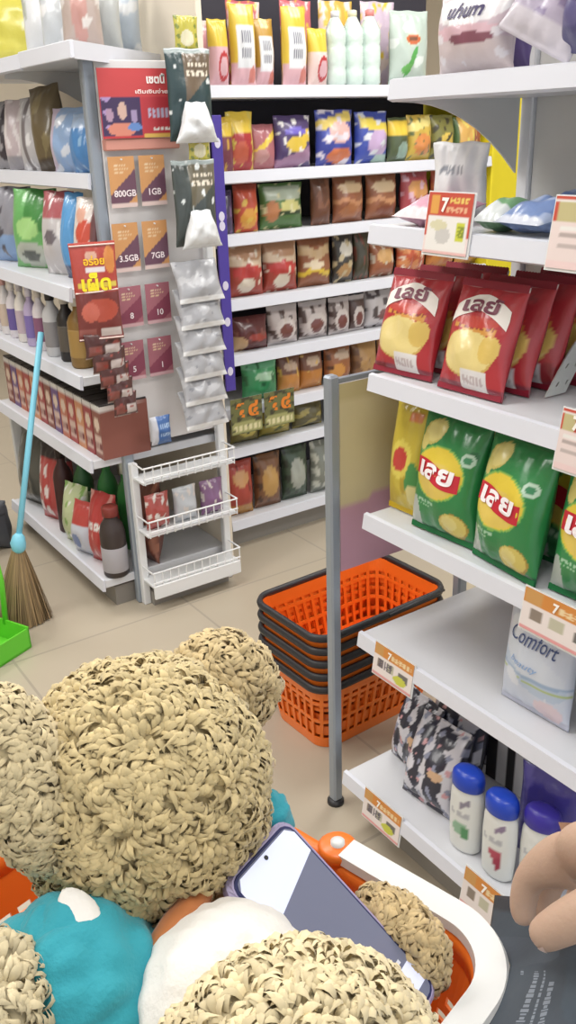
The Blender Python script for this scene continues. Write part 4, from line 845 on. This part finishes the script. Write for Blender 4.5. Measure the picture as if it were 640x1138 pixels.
for k in range(5):
    hang_pack(1.005 + 0.012 * k, 2.42, 0.865 - k * 0.046, 0.118 - 0.01 * k, 0.07, 'maroon sachet below the large red pack, %s of the column' % ('topmost', 'second', 'middle', 'fourth', 'lowest')[k], hx('4d2220'), [('r', 0.05, 0.12, 0.42, 0.5, hx('8f4a42')), ('r', 0.5, 0.12, 0.92, 0.5, hx('d0c0bd')), ('r', 0, 0, 1, 0.07, hx('c9b0a8')), ('n', 6, 0.95, hx('a03a30'), k)], 90 + k, 0.02, 0.8, hi=(24, 14))
o, s_ = bag('hanging_pack', (1.17, 2.44, 0.56), 0, 0.07, 0.09, 0.03, hx('c9ccd8'), [('r', 0.3, 0, 1, 1, hx('2f62b0')), ('t', 0.4, 0.6, 0.9, 0.75, hx('9fc0e8'), 3), ('t', 0.4, 0.3, 0.9, 0.42, hx('9fc0e8'), 5)], seed=4); tag(o, 'small blue and white pack hanging low in the middle of the end display', 'hanging pack', G5)
for k, (x, c, lb) in enumerate(((1.14, 'b8443c', 'red packet lying in the middle wire rack, left'), (1.24, 'c9cfd6', 'silver packet in the middle wire rack, centre'), (1.34, '8a5a8c', 'plum packet in the middle wire rack, right'))):
    o, s_ = bag('rack_packet', (x, 2.455, 0.277), 0, 0.085, 0.12, 0.05, hx(c), [('n', 5, 0.6, hx('e6dcd6'), k)], seed=k + 3); tag(o, lb, 'packet', 'packets in the wire racks of the end display')

# ================================================================== POST, SIGN AND BASKET STACK
SG = thing('sign_stand', 'grey square post stand with yellow and pink sheet beside right shelving', 'sign stand', (0, 0, 0))
MB().box(0.994, 1.018, 1.327, 1.351, 0.012, 1.02, bev=0.004).build('post', M_post, SG)
MB().box(1.372, 1.4, 1.335, 1.36, 0.012, 1.02, bev=0.004).build('post', M_post, SG)
for x in (1.006, 1.386): MB().lathe([(0.02, 0), (0.02, 0.008), (0.014, 0.013)], 14, cx=x, cy=1.34).build('foot', M_black, SG, True)
MB().box(1.022, 1.372, 1.337, 1.345, 1.0, 1.012, bev=0.002).build('cross_bar', M_post, SG)
sh = grid_card('printed_sheet', 0.35, 0.4, 0.002, hx('dccb96'), [('r', 0, 0, 1, 0.42, hx('cf97ad'), 0.15), ('e', 0.55, 0.2, 0.2, 0.1, hx('d8d2d8')), ('r', 0.0, 0.9, 1, 1, hx('cdbb80'))], SG, 30, 30); sh.location = (1.197, 1.334, 0.6)

def rrect(L, W, rad, n=8):
    pts = []
    for cx, cy, a0 in ((L / 2 - rad, W / 2 - rad, 0), (-L / 2 + rad, W / 2 - rad, 90), (-L / 2 + rad, -W / 2 + rad, 180), (L / 2 - rad, -W / 2 + rad, 270)):
        for i in range(n + 1):
            a = R(a0 + 90 * i / n); pts.append((cx + rad * math.cos(a), cy + rad * math.sin(a)))
    # resample evenly
    P = np.array(pts + [pts[0]]); d = np.r_[0, np.cumsum(np.linalg.norm(np.diff(P, axis=0), axis=1))]
    return P, d
def ring(L, W, rad, N):
    P, d = rrect(L, W, rad); s = np.linspace(0, d[-1], N, endpoint=False)
    return np.stack([np.interp(s, d, P[:, 0]), np.interp(s, d, P[:, 1])], -1)
def basket(p, L, W, H, taper, mat_, N=132, mode='slot', band=0.045):
    zs = [0, 0.012, 0.03] + list(np.linspace(0.042, H - band, 13)) + [H - band * 0.5, H]
    V = []; F = []
    for z in zs:
        k = 1 - z / H; rr = ring(L - 2 * taper * k, W - 2 * taper * k, 0.045, N)
        V += [(a, b, z) for a, b in rr]
    for i in range(len(zs) - 1):
        for j in range(N):
            if 2 <= i < len(zs) - 3:
                if mode == 'slot' and (i - 2) % 6 != 5 and j % 3 != 0: continue
                if mode == 'lattice' and (i % 2 == 0) and (j + (i // 2) % 2 * 1) % 3 != 0: continue
            F.append((i * N + j, i * N + (j + 1) % N, (i + 1) * N + (j + 1) % N, (i + 1) * N + j))
    F.append(tuple(range(N))[::-1])
    o = link_mesh('basket_body', V, F, mat_, p, smooth=False)
    md = o.modifiers.new('thick', 'SOLIDIFY'); md.thickness = 0.003; md.offset = 0
    return o
def rim(p, L, W, z, mat_, wd_=0.014, ht=0.016, name='rim', N=132):
    prof = [(-0.003, -ht), (wd_, -ht), (wd_ + 0.002, -ht * 0.4), (wd_ * 0.8, 0.003), (0.002, 0.004), (-0.003, 0)]
    V = []; F = []; k = len(prof)
    for off, dz in prof:
        rr = ring(L + 2 * off, W + 2 * off, 0.045 + off, N); V += [(a, b, z + dz) for a, b in rr]
    for i in range(k):
        for j in range(N): F.append((i * N + j, i * N + (j + 1) % N, ((i + 1) % k) * N + (j + 1) % N, ((i + 1) % k) * N + j))
    return link_mesh(name, V, F, mat_, p, smooth=True)
# stacked baskets behind the post; long side along X
bl = ('bottom basket of the orange stack behind the grey post', 'second basket from the bottom of the stack behind the grey post', 'third basket of the stack behind the grey post', 'fourth basket of the stack behind the grey post', 'top basket of the stack behind the grey post, orange inner wall showing')
for k in range(5):
    t_ = thing('shopping_basket', 'black rimmed orange ' + bl[k], 'shopping basket', (1.272, 1.618, 0.002 + 0.036 * k), R(2), 'stacked shopping baskets')
    basket(t_, 0.42, 0.27, 0.205, 0.028, M_orange, mode='slot')
    rim(t_, 0.42, 0.27, 0.205, M_black, 0.01, 0.014)
    for s_ in (-1, 1): MB().tube([(-0.0, s_ * 0.146, 0.2), (0.08, s_ * 0.147, 0.203), (0.19, s_ * 0.145, 0.205)], 0.004, 6).build('handle', M_black, t_, True)

# ================================================================== BROOM, DUSTPAN, BAG ON THE FLOOR
t_ = thing('broom', 'tan grass broom with light blue handle leaning on left shelving', 'broom', (0.705, 2.61, 0))
top = Vector((0.93 - 0.705, 2.72 - 2.61, 0.90)); kn = Vector((0.005, -0.06, 0.31))
q = MB().tube([kn, kn.lerp(top, 0.5), top], 0.0095, 12); q.build('broom_handle', M_blueplast, t_, True)
q = MB().tube([kn - Vector((0.0, 0, 0.03)), kn - Vector((0, 0, 0.02)), kn, kn + Vector((0.006, 0.002, 0.022)), kn + Vector((0.008, 0.003, 0.03))], [0.012, 0.021, 0.024, 0.018, 0.01], 16); q.build('socket', M_blueplast, t_, True)
V = []; F = []; rs = np.random.RandomState(5); C = []
for k in range(900):
    a = rs.rand() * 2 * PI; rr = math.sqrt(rs.rand()); tx = rr * math.cos(a); ty = rr * math.sin(a)
    b0 = np.array([0.004 + tx * 0.018, -0.055 + ty * 0.014, 0.295]); b1 = np.array([tx * 0.058, -0.03 + ty * 0.035, 0.17]); b2 = np.array([tx * 0.1 + rs.randn() * 0.003, ty * 0.045 + rs.randn() * 0.003, 0.002 + 0.006 * rs.rand()])
    w = 0.0016; s = np.array([-math.sin(a), math.cos(a), 0]) * w; n = len(V)
    V += [b0 - s, b0 + s, b1 - s, b1 + s, b2 - s, b2 + s]; F += [(n, n + 1, n + 3, n + 2), (n + 2, n + 3, n + 5, n + 4)]
    c = np.array(hx('a8895c')) * (0.85 + 0.3 * rs.rand()); C += [c] * 6
link_mesh('bristles', V, F, MATTE, t_, cols=np.array(C), smooth=False)
t_ = thing('dustpan', 'bright green plastic dustpan on the floor at left picture edge', 'dustpan', (0.54, 2.50, 0), R(25))
MB().box(-0.14, 0.1, -0.1, 0.1, 0.002, 0.008).box(-0.14, 0.1, -0.1, -0.094, 0.004, 0.07).box(-0.14, 0.1, 0.094, 0.1, 0.004, 0.07).box(0.094, 0.1, -0.1, 0.1, 0.004, 0.075).build('pan', M_green, t_)
MB().tube([(0.1, 0, 0.06), (0.11, 0, 0.2), (0.1, 0, 0.32)], 0.009, 10).build('handle', M_green, t_, True)
o, s_ = bag('tote_bag', (0.76, 3.34, 0), R(-50), 0.34, 0.2, 0.22, hx('4b4f58'), [('n', 3, 0.5, hx('5f646e'), 3), ('r', 0, 0.7, 1, 0.74, hx('2c2e33'))], seed=6, m_=MATTE); tag(o, 'dark grey slumped bag on the floor beyond the broom at left edge', 'bag')
# far cabinet seen beyond the left shelving
t_ = thing('cooler_cabinet', 'low white cabinet standing on the floor far beyond the left shelving', 'cabinet', (0.55, 6.0, 0))
MB().box(-0.9, 0.9, -0.25, 0.25, 0.06, 0.95, bev=0.01).build('cabinet_body', M_white, t_)
MB().box(-0.88, 0.88, -0.26, -0.25, 0.72, 0.76).build('door_rail', M_kick, t_)
MB().box(-0.85, 0.85, -0.22, 0.22, 0, 0.06).build('plinth', M_kick, t_)

# ================================================================== SHOPPING BASKET IN THE FOREGROUND
th = math.atan2(0.97, -0.25)     # long axis runs away from the camera
ctr = Vector((0.425, 0.325, 0)) + Vector((-0.25, 0.97, 0)) * 0.215 + Vector((-0.97, -0.25, 0)) * 0.145
FB = thing('shopping_basket', 'orange shopping basket with white handle holding the plush toys', 'shopping basket', (ctr.x, ctr.y, 0.645), th)
BH = 0.205
basket(FB, 0.43 - 0.024, 0.29 - 0.024, BH, 0.026, M_orange, N=168, mode='lattice', band=0.06)
rim(FB, 0.43 - 0.028, 0.29 - 0.028, BH, M_orange, 0.012, 0.02, N=168)
# white handle folded down on the rim around the near end (local -x end)
P_, d_ = rrect(0.43 - 0.004, 0.29 - 0.004, 0.058, 12)
ss = np.linspace(0, d_[-1], 400, endpoint=False)
pp = np.stack([np.interp(ss, d_, P_[:, 0]), np.interp(ss, d_, P_[:, 1])], -1)
sel = pp[pp[:, 0] < -0.043]
order = np.argsort(np.arctan2(sel[:, 1], -(sel[:, 0]) + 0.001)); sel = sel[order]
V = []; F = []; n = len(sel)
prof = [(-0.014, 0.0), (-0.013, 0.009), (0.010, 0.010), (0.013, 0.005), (0.013, -0.016), (0.009, -0.018), (0.006, 0.0)]
for i, pt in enumerate(sel):
    a = sel[max(i - 1, 0)]; b = sel[min(i + 1, n - 1)]; tdir = (b - a) / np.linalg.norm(b - a); nrm = np.array([tdir[1], -tdir[0]])
    if nrm @ (pt - np.array([-0.05, 0])) < 0: nrm = -nrm
    for off, dz in prof: V.append((pt[0] + nrm[0] * off, pt[1] + nrm[1] * off, BH + 0.004 + dz))
k = len(prof)
for i in range(n - 1):
    for j in range(k): F.append((i * k + j, i * k + (j + 1) % k, (i + 1) * k + (j + 1) % k, (i + 1) * k + j))
F += [tuple(range(k)), tuple((n - 1) * k + j for j in range(k))]
hd = link_mesh('handle', V, F, M_white, FB, smooth=False)
for s_ in (-1, 1):
    q = MB().lathe([(0.002, -0.001), (0.017, 0), (0.018, 0.01), (0.015, 0.013), (0.002, 0.013)], 20, cx=-0.035, cy=s_ * 0.141)
    e = q.build('pivot_boss', M_orange, FB, True); e.location.z = BH
    q = MB().lathe([(0.001, -0.001), (0.0065, 0), (0.0065, 0.0155), (0.001, 0.016)], 14, cx=-0.035, cy=s_ * 0.141)
    e = q.build('pivot_pin', M_white, FB, True); e.location.z = BH

# ================================================================== PLUSH TOYS
def fur_blob(name, parent, c, rad, rot=(0, 0, 0), n=3000, ln=0.016, wd_=0.0042, seed=0, base='c8b27c', squash=None, up=None):
    """one continuous plush surface covered by curly tufts"""
    rs = np.random.RandomState(seed)
    M3 = np.array(Matrix.Rotation(rot[2], 3, 'Z') @ Matrix.Rotation(rot[1], 3, 'Y') @ Matrix.Rotation(rot[0], 3, 'X'))
    rad = np.array(rad, float); c = np.array(c, float)
    # body
    nu, nv = 64, 40
    V = []; F = []
    for i in range(nv + 1):
        ph = PI * i / nv
        for j in range(nu):
            a = 2 * PI * j / nu; V.append((math.sin(ph) * math.cos(a), math.sin(ph) * math.sin(a), math.cos(ph)))
    V = np.array(V)
    def disp(D): return 1 + 0.03 * snoise(D[:, 0] * 5 + D[:, 2] * 3, D[:, 1] * 5 - D[:, 2] * 4, seed)
    def surf(D):
        P = D * rad * disp(D)[:, None]
        if squash is not None: P = squash(P, rad)
        return P
    B = surf(V) @ M3.T + c
    for i in range(nv):
        for j in range(nu): F.append((i * nu + j, (i + 1) * nu + j, (i + 1) * nu + (j + 1) % nu, i * nu + (j + 1) % nu))
    C = np.zeros((len(B), 3)); C[:] = np.array(hx(base))
    # tufts
    D = rs.randn(n, 3); D /= np.linalg.norm(D, axis=1)[:, None]
    Pn = surf(D); N = D / rad; N /= np.linalg.norm(N, axis=1)[:, None]
    Pw = Pn @ M3.T + c; Nw = N @ M3.T
    f = 26
    fld = np.stack([snoise(Pw[:, 0] * f * 2, Pw[:, 1] * f * 2 + Pw[:, 2] * f, seed + 1), snoise(Pw[:, 1] * f * 2 + 3, Pw[:, 2] * f * 2, seed + 2), snoise(Pw[:, 2] * f * 2 + Pw[:, 0] * f, Pw[:, 0] * f * 2, seed + 3)], -1) + rs.randn(n, 3) * 0.28 + np.array([0, 0, -0.15])
    T = fld - (fld * Nw).sum(1)[:, None] * Nw; T /= np.linalg.norm(T, axis=1)[:, None] + 1e-9
    S = np.cross(Nw, T)
    L_ = ln * (0.65 + 0.7 * rs.rand(n)); W_ = wd_ * (0.6 + 0.8 * rs.rand(n)); tw = rs.randn(n) * 0.7
    segs = 5; tv = []
    for k in range(segs):
        s = k / (segs - 1)
        up_ = (0.46 * math.sin(s * PI * 0.85)) * L_; fwd = (0.85 * s ** 1.2) * L_
        side = tw * L_ * 0.4 * s * s
        cc = Pw + Nw * up_[:, None] + T * fwd[:, None] + S * side[:, None]
        wk = W_ * (0.75 + 0.5 * math.sin(s * PI)) * (1 - s ** 3 * 0.92)
        tv += [cc - S * wk[:, None], cc + Nw * (wk * 0.6)[:, None], cc + S * wk[:, None]]
    TV = np.stack(tv, 1).reshape(-1, 3); nb = len(B); per = segs * 3
    TF = []
    for q in range(n):
        o = nb + q * per
        for k in range(segs - 1):
            a = o + k * 3; TF += [(a, a + 1, a + 4, a + 3), (a + 1, a + 2, a + 5, a + 4)]
    tone = (0.97 + 0.17 * rs.rand(n))[:, None] * np.array(hx(base))[None, :] + rs.randn(n, 1) * 0.012
    TC = np.repeat(tone, per, axis=0)
    return link_mesh(name, np.vstack([B, TV]), F + TF, FURM, parent, cols=np.vstack([C, TC]))
BEAR = thing('plush_bear', 'curly beige plush bear seen from behind in turquoise shirt, in orange basket', 'plush toy', (0.2, 0.5, 0.66))
def rel(p, root): return tuple(Vector(p) - root.location)
fb = dict(ln=0.0122, wd_=0.0021)
fur_blob('head', BEAR, rel((0.208, 0.52, 0.996), BEAR), (0.091, 0.091, 0.093), n=11000, seed=3, **fb)
fur_blob('ear', BEAR, rel((0.120, 0.515, 1.050), BEAR), (0.030, 0.026, 0.060), rot=(R(-24), R(10), R(30)), n=2400, seed=5, base='cbb88a', **fb)
fur_blob('ear', BEAR, rel((0.298, 0.545, 1.040), BEAR), (0.040, 0.030, 0.036), rot=(0, R(35), R(-30)), n=2000, seed=6, base='c9b07c', **fb)
fur_blob('arm', BEAR, rel((0.052, 0.432, 0.945), BEAR), (0.030, 0.045, 0.055), rot=(0, R(25), 0), n=1800, seed=7, base='cdbd94', **fb)
fur_blob('leg', BEAR, rel((0.345, 0.382, 0.872), BEAR), (0.021, 0.040, 0.034), rot=(0, 0, R(8)), n=2400, seed=8, base='ceb27c', **fb)
def cloth(name, parent, c, rad, seed, material, n=56, cut=None, folds=0.05, rot=(0, 0, 0)):
    V = []; F = []
    for i in range(n + 1):
        ph = PI * i / n
        for j in range(n):
            a = 2 * PI * j / n; V.append((math.sin(ph) * math.cos(a), math.sin(ph) * math.sin(a), math.cos(ph)))
    V = np.array(V)
    d = 1 + folds * np.abs(snoise(V[:, 0] * 4 + V[:, 1], V[:, 2] * 1.2 + V[:, 1] * 2, seed)) - folds * 0.5 * snoise(V[:, 1] * 3, V[:, 2] * 5, seed + 4)
    M3 = np.array(Matrix.Rotation(rot[2], 3, 'Z') @ Matrix.Rotation(rot[1], 3, 'Y') @ Matrix.Rotation(rot[0], 3, 'X'))
    P = (V * np.array(rad) * d[:, None]) @ M3.T + np.array(c)
    for i in range(n):
        for j in range(n): F.append((i * n + j, (i + 1) * n + j, (i + 1) * n + (j + 1) % n, i * n + (j + 1) % n))
    return link_mesh(name, P, F, material, parent)
M_teal = mat('turquoise_cloth', hx('2f9fb0'), 0.8, noise=0.05, nscale=12, bump=0.25, bscale=300, sheen=0.2)
M_wc = mat('white_cloth', hx('eceae6'), 0.8, noise=0.03, bump=0.2, bscale=300, sheen=0.2)
M_trim = mat('rust_trim', hx('b8703c'), 0.8, noise=0.08, sheen=0.3)
cloth('shirt', BEAR, rel((0.118, 0.442, 0.918), BEAR), (0.060, 0.062, 0.072), 4, M_teal, folds=0.07, rot=(0, R(-10), R(20)))
cloth('collar', BEAR, rel((0.106, 0.452, 0.975), BEAR), (0.022, 0.018, 0.016), 7, M_teal, folds=0.08, rot=(R(20), R(-10), R(30)), n=30)
cloth('shirt_label', BEAR, rel((0.124, 0.440, 0.990), BEAR), (0.011, 0.019, 0.005), 9, M_wc, folds=0.03, rot=(R(25), R(-10), R(10)), n=24)
cloth('shoulder', BEAR, rel((0.290, 0.480, 0.94), BEAR), (0.022, 0.022, 0.035), 7, M_teal, folds=0.08, n=30)
TOY = thing('plush_toy', 'second beige curly plush toy with white shirt and rust trim at bottom of basket', 'plush toy', (0.2, 0.34, 0.67))
cloth('shirt', TOY, rel((0.190, 0.376, 0.930), TOY), (0.062, 0.054, 0.056), 12, M_wc, folds=0.03, rot=(0, 0, R(20)))
cloth('trim', TOY, rel((0.185, 0.425, 0.955), TOY), (0.036, 0.012, 0.018), 13, M_trim, folds=0.03, rot=(R(30), R(-6), R(25)), n=32)
fur_blob('head', TOY, rel((0.176, 0.278, 0.958), TOY), (0.084, 0.070, 0.078), n=7000, seed=21, base='d8c698', **fb)
fur_blob('body', TOY, rel((0.2, 0.4, 0.78), TOY), (0.075, 0.11, 0.09), n=900, seed=22, base='c6b288', **fb)

# ================================================================== PHONE
A_ = Vector((0.222, 0.425, 0.968)); B_ = Vector((0.294, 0.455, 0.968)); C_ = Vector((0.34, 0.329, 0.868))
ex = (B_ - A_).normalized(); ey = (C_ - B_); ey = (ey - ex * ey.dot(ex)).normalized(); ez = ey.cross(ex).normalized()
if ez.z < 0: ez = -ez
PW, PL = (B_ - A_).length, 0.163
PH = thing('phone', 'phone in pale lavender case lying screen up on the plush toys', 'phone')
mw = Matrix.Identity(4)
for i in range(3): mw[i][0] = ex[i]; mw[i][1] = -ey[i]; mw[i][2] = ez[i]
cc = A_ + ex * PW / 2 + ey * PL / 2
for i in range(3): mw[i][3] = cc[i]
PH.matrix_world = mw
def rslab(L, W, rad, z0, z1, bev=0.001):
    P1 = ring(L, W, rad, 96); P2 = ring(L - 2 * bev, W - 2 * bev, rad - bev, 96); n = 96
    V = [(a, b, z0 + bev) for a, b in P1] + [(a, b, z1 - bev) for a, b in P1] + [(a, b, z1) for a, b in P2] + [(a, b, z0) for a, b in P2]
    F = [(j, (j + 1) % n, n + (j + 1) % n, n + j) for j in range(n)] + [(n + j, n + (j + 1) % n, 2 * n + (j + 1) % n, 2 * n + j) for j in range(n)] + [(3 * n + j, 3 * n + (j + 1) % n, (j + 1) % n, j) for j in range(n)]
    F += [tuple(2 * n + j for j in range(n)), tuple(3 * n + j for j in range(n))[::-1]]
    return V, F
M_case = mat('lavender_case', hx('a9a0c4'), 0.4, noise=0.02)
V, F = rslab(PW + 0.004, PL + 0.004, 0.013, -0.013, -0.001, 0.003); link_mesh('phone_case', V, F, M_case, PH, smooth=False)
V, F = rslab(PW - 0.004, PL - 0.004, 0.010, -0.006, 0.0, 0.0008); body = link_mesh('phone_body', V, F, mat('phone_dark_rim', hx('2a2f5e'), 0.3), PH, smooth=False)
def lit(name, col, st):
    M = mat(name, col, 0.12); b = M.node_tree.nodes['Principled BSDF']; b.inputs['Emission Color'].default_value = (*lin(col), 1); b.inputs['Emission Strength'].default_value = st; return M
V, F = rslab(PW - 0.0085, PL - 0.0085, 0.0085, 0.0002, 0.0007, 0.0002); link_mesh('screen', V, F, lit('screen_grey', hx('6c7085'), 0.22), body, smooth=False)
def scr(name, x0, x1, y0, y1, col, st=0.45, z=0.0009):
    return MB().box(x0, x1, y0, y1, z - 0.0001, z, bev=0).build(name, lit('screen_' + name, col, st), body)
hw = PW / 2 - 0.0045; hl = PL / 2
# pale upper app bar with a slanted lower edge, bottom bar with icons
link_mesh('screen_top_area', [(-hw, hl - 0.012, 0.0009), (-hw + 0.006, hl - 0.0055, 0.0009), (hw - 0.006, hl - 0.0055, 0.0009), (hw, hl - 0.012, 0.0009), (hw, hl - 0.03, 0.0009), (-hw, hl - 0.047, 0.0009)], [(0, 5, 4, 3, 2, 1)], lit('screen_pale', hx('c3c9e2'), 0.5), body, smooth=False)
scr('screen_bottom_area', -hw, hw, -hl + 0.012, -hl + 0.03, hx('c6cae0'), 0.5)
scr('screen_icon', -hw + 0.006, -hw + 0.02, -hl + 0.033, -hl + 0.036, hx('e2e4f0'), 0.5)
scr('screen_icon', -0.006, 0.006, -hl + 0.033, -hl + 0.036, hx('e2e4f0'), 0.5)
scr('screen_icon', hw - 0.02, hw - 0.008, -hl + 0.033, -hl + 0.036, hx('30344c'), 0.1)
MB().lathe([(0.0005, 0), (0.0018, 0.0001), (0.0018, 0.0004)], 16, cx=0, cy=hl - 0.009).build('front_camera', M_black, body).location.z = 0.001

# ================================================================== HELD PACKET
pk = {}
L_edge = [(0.4712, 0.3962, 0.8270), (0.4363, 0.3699, 0.8230), (0.4045, 0.3170, 0.8640), (0.3602, 0.3036, 0.8560), (0.3220, 0.2930, 0.8560), (0.3020, 0.2830, 0.8560)]
def interp_edge(E, t):
    E = np.array(E); s = np.linspace(0, 1, len(E)); return np.stack([np.interp(t, s, E[:, i]) for i in range(3)], -1)
R_edge = [(0.4635, 0.311, 0.895), (0.452, 0.288, 0.898), (0.436, 0.262, 0.905), (0.41, 0.232, 0.918), (0.375, 0.2, 0.928), (0.35, 0.173, 0.93)]
nu, nv = 30, 44
tt = np.linspace(0, 1, nv); E0 = interp_edge(L_edge, tt); E1 = interp_edge(R_edge, tt)
for _ in range(3):
    E0[1:-1] = (E0[:-2] + 2 * E0[1:-1] + E0[2:]) / 4
uu = np.linspace(0, 1, nu)
G = E0[:, None, :] * (1 - uu)[None, :, None] + E1[:, None, :] * uu[None, :, None]
UU, TT = np.meshgrid(uu, tt)
nrm = np.array([-0.5, -0.75, 0.40]); nrm /= np.linalg.norm(nrm)
bul = 0.010 * np.sin(PI * UU) + 0.0018 * snoise(UU * 6, TT * 5, 4) * np.sin(PI * UU)
G2 = G + nrm * bul[..., None]; G3 = G - nrm * (0.004 + 0.012 * np.sin(PI * UU) * np.sin(PI * TT))[..., None]
C = paint([('r', 0, 0, 1, 0.06, hx('2a2c36')), ('e', 0.75, 0.5, 0.22, 0.2, hx('3a4a5a'))], UU, TT, np.array(hx('384452'))).reshape(-1, 3)
n = nu * nv; F = []
for i in range(nv - 1):
    for j in range(nu - 1):
        a = i * nu + j; F.append((a, a + nu, a + nu + 1, a + 1)); F.append((n + a, n + a + 1, n + a + nu + 1, n + a + nu))
for i in range(nv - 1):
    a = i * nu; F.append((a, n + a, n + a + nu, a + nu)); a += nu - 1; F.append((a, a + nu, n + a + nu, n + a))
for j in range(nu - 1):
    F.append((j, j + 1, n + j + 1, n + j)); a = (nv - 1) * nu + j; F.append((a, n + a, n + a + 1, a + 1))
PKT = thing('packet', 'dark slate packet with grey lettering lines held by the hand beside basket', 'packet')
pb = link_mesh('packet_body', np.vstack([G2.reshape(-1, 3), G3.reshape(-1, 3)]), F, mat('slate_film', attr=True, rough=0.5, bump=0.3, bscale=30, noise=0.05), PKT, cols=np.vstack([C, C]))
def pks(u, t, off=0.0016):
    u = np.clip(np.atleast_1d(u), 0, 1) * (nu - 1); t = np.clip(np.atleast_1d(t), 0, 1) * (nv - 1)
    i0 = np.minimum(t.astype(int), nv - 2); j0 = np.minimum(u.astype(int), nu - 2); a = (t - i0)[:, None]; b = (u - j0)[:, None]
    P = G2[i0, j0] * (1 - a) * (1 - b) + G2[i0 + 1, j0] * a * (1 - b) + G2[i0, j0 + 1] * (1 - a) * b + G2[i0 + 1, j0 + 1] * a * b
    return P + nrm * off
PKMAP = pks

def print_line(u0, t0, t1, wdt, seed, name='print_line'):
    rs = np.random.RandomState(seed); V = []; F = []; t = t0
    while t < t1:
        l = 0.006 + 0.012 * rs.rand(); a = wdt * (0.6 + 0.5 * rs.rand()); k = len(V)
        for tt_ in (t, t + l):
            for uu_ in (u0 - a, u0 + a): V.append(tuple(pks(uu_ + 0.02 * (tt_ - t0), tt_)[0]))
        F.append((k, k + 2, k + 3, k + 1)); t += l + 0.0025 + 0.005 * rs.rand()
    return link_mesh(name, V, F, ink('838c98'), pb, smooth=False)
for a in ((0.10, 0.30, 0.42, 0.018, 1), (0.24, 0.30, 0.98, 0.028, 2), (0.32, 0.33, 0.98, 0.012, 3), (0.40, 0.45, 0.98, 0.026, 4), (0.58, 0.68, 0.98, 0.022, 5)): print_line(*a)

# ================================================================== HAND
HD = thing('person', "person's bare hand from the right pinching the dark packet, thumb in front", 'person')
J = dict(arm=(0.4065, 0.1421, 1.1585), wrist=(0.431, 0.2117, 1.0578), palm=(0.4326, 0.2612, 0.995),
         iM=(0.4323, 0.3082, 0.9607), iP=(0.4199, 0.3238, 0.941), iD=(0.4126, 0.3218, 0.9155), iT=(0.4099, 0.3148, 0.9037),
         mM=(0.4598, 0.3067, 0.9504), mP=(0.4473, 0.325, 0.9212), mD=(0.4367, 0.3216, 0.9006), mT=(0.4282, 0.3109, 0.8934),
         rM=(0.4787, 0.2959, 0.9393), rP=(0.4732, 0.3122, 0.907), rD=(0.4581, 0.3103, 0.8932), rT=(0.445, 0.301, 0.8914),
         pM=(0.4875, 0.2819, 0.9322), pP=(0.4868, 0.293, 0.9011), pD=(0.4723, 0.2946, 0.8922), pT=(0.4585, 0.2887, 0.8917),
         tC=(0.4197, 0.2412, 0.994), tM=(0.4049, 0.2537, 0.9803), tI=(0.3922, 0.2687, 0.961), tT=(0.3815, 0.2845, 0.9375))
RAD = dict(arm=0.034, wrist=0.027, palm=0.033, iM=0.0215, iP=0.0125, iD=0.0105, iT=0.0085, mM=0.02, mP=0.012, mD=0.01, mT=0.0085, rM=0.019, rP=0.0115, rD=0.0098, rT=0.008, pM=0.016, pP=0.01, pD=0.0088, pT=0.0075, tC=0.019, tM=0.0165, tI=0.0155, tT=0.0115)
names = list(J); idx = {k: i for i, k in enumerate(names)}
ed = [('arm', 'wrist'), ('wrist', 'palm'), ('palm', 'iM'), ('iM', 'iP'), ('iP', 'iD'), ('iD', 'iT'), ('palm', 'mM'), ('mM', 'mP'), ('mP', 'mD'), ('mD', 'mT'), ('palm', 'rM'), ('rM', 'rP'), ('rP', 'rD'), ('rD', 'rT'), ('palm', 'pM'), ('pM', 'pP'), ('pP', 'pD'), ('pD', 'pT'), ('wrist', 'tC'), ('tC', 'tM'), ('tM', 'tI'), ('tI', 'tT')]
me = bpy.data.meshes.new('hand_and_forearm'); me.from_pydata([J[k] for k in names], [(idx[a], idx[b]) for a, b in ed], [])
ho = bpy.data.objects.new('hand_and_forearm', me); COL.objects.link(ho); ho.parent = HD
sk = ho.modifiers.new('skin', 'SKIN'); sk.use_smooth_shade = True
for i, k in enumerate(names): me.skin_vertices[0].data[i].radius = (RAD[k], RAD[k])
me.skin_vertices[0].data[0].use_root = True
sb = ho.modifiers.new('sub', 'SUBSURF'); sb.levels = 2; sb.render_levels = 2
M_skin = mat('skin', hx('bd9f8b'), 0.55, noise=0.05, nscale=30, bump=0.12, bscale=250)
M_skin.node_tree.nodes['Principled BSDF'].inputs['Subsurface Weight'].default_value = 0.12
M_skin.node_tree.nodes['Principled BSDF'].inputs['Subsurface Radius'].default_value = (0.01, 0.004, 0.002)
me.materials.append(M_skin)

# thumb nail, laid on the skin surface
bpy.context.view_layer.update()
he = ho.evaluated_get(bpy.context.evaluated_depsgraph_get())
tip = Vector(J['tT']); ax = (tip - Vector(J['tI'])).normalized(); toc = (Vector((0, 0, 1.45)) - tip).normalized()
sd = ax.cross(toc).normalized()
if sd.z > 0: sd = -sd
ctr_n = tip + ax * 0.004 + toc * 0.010 + sd * 0.010
V = []; F = []
for i in range(9):
    for j in range(9):
        a = i / 4 - 1; b = j / 4 - 1
        b2 = b * math.sqrt(1 - 0.55 * max(a, 0) ** 2)
        p = ctr_n + ax * (a * 0.006) + (sd * 0.5 - toc * 0.5).normalized() * (b2 * 0.005)
        ok, loc_, nn, fi = he.closest_point_on_mesh(p)
        V.append(tuple(loc_ + nn * 0.0005))
        if i and j: k = i * 9 + j; F.append((k, k - 1, k - 10, k - 9))
nl = link_mesh('thumb_nail', V, F, mat('nail', hx('dcc4b8'), 0.3), HD)
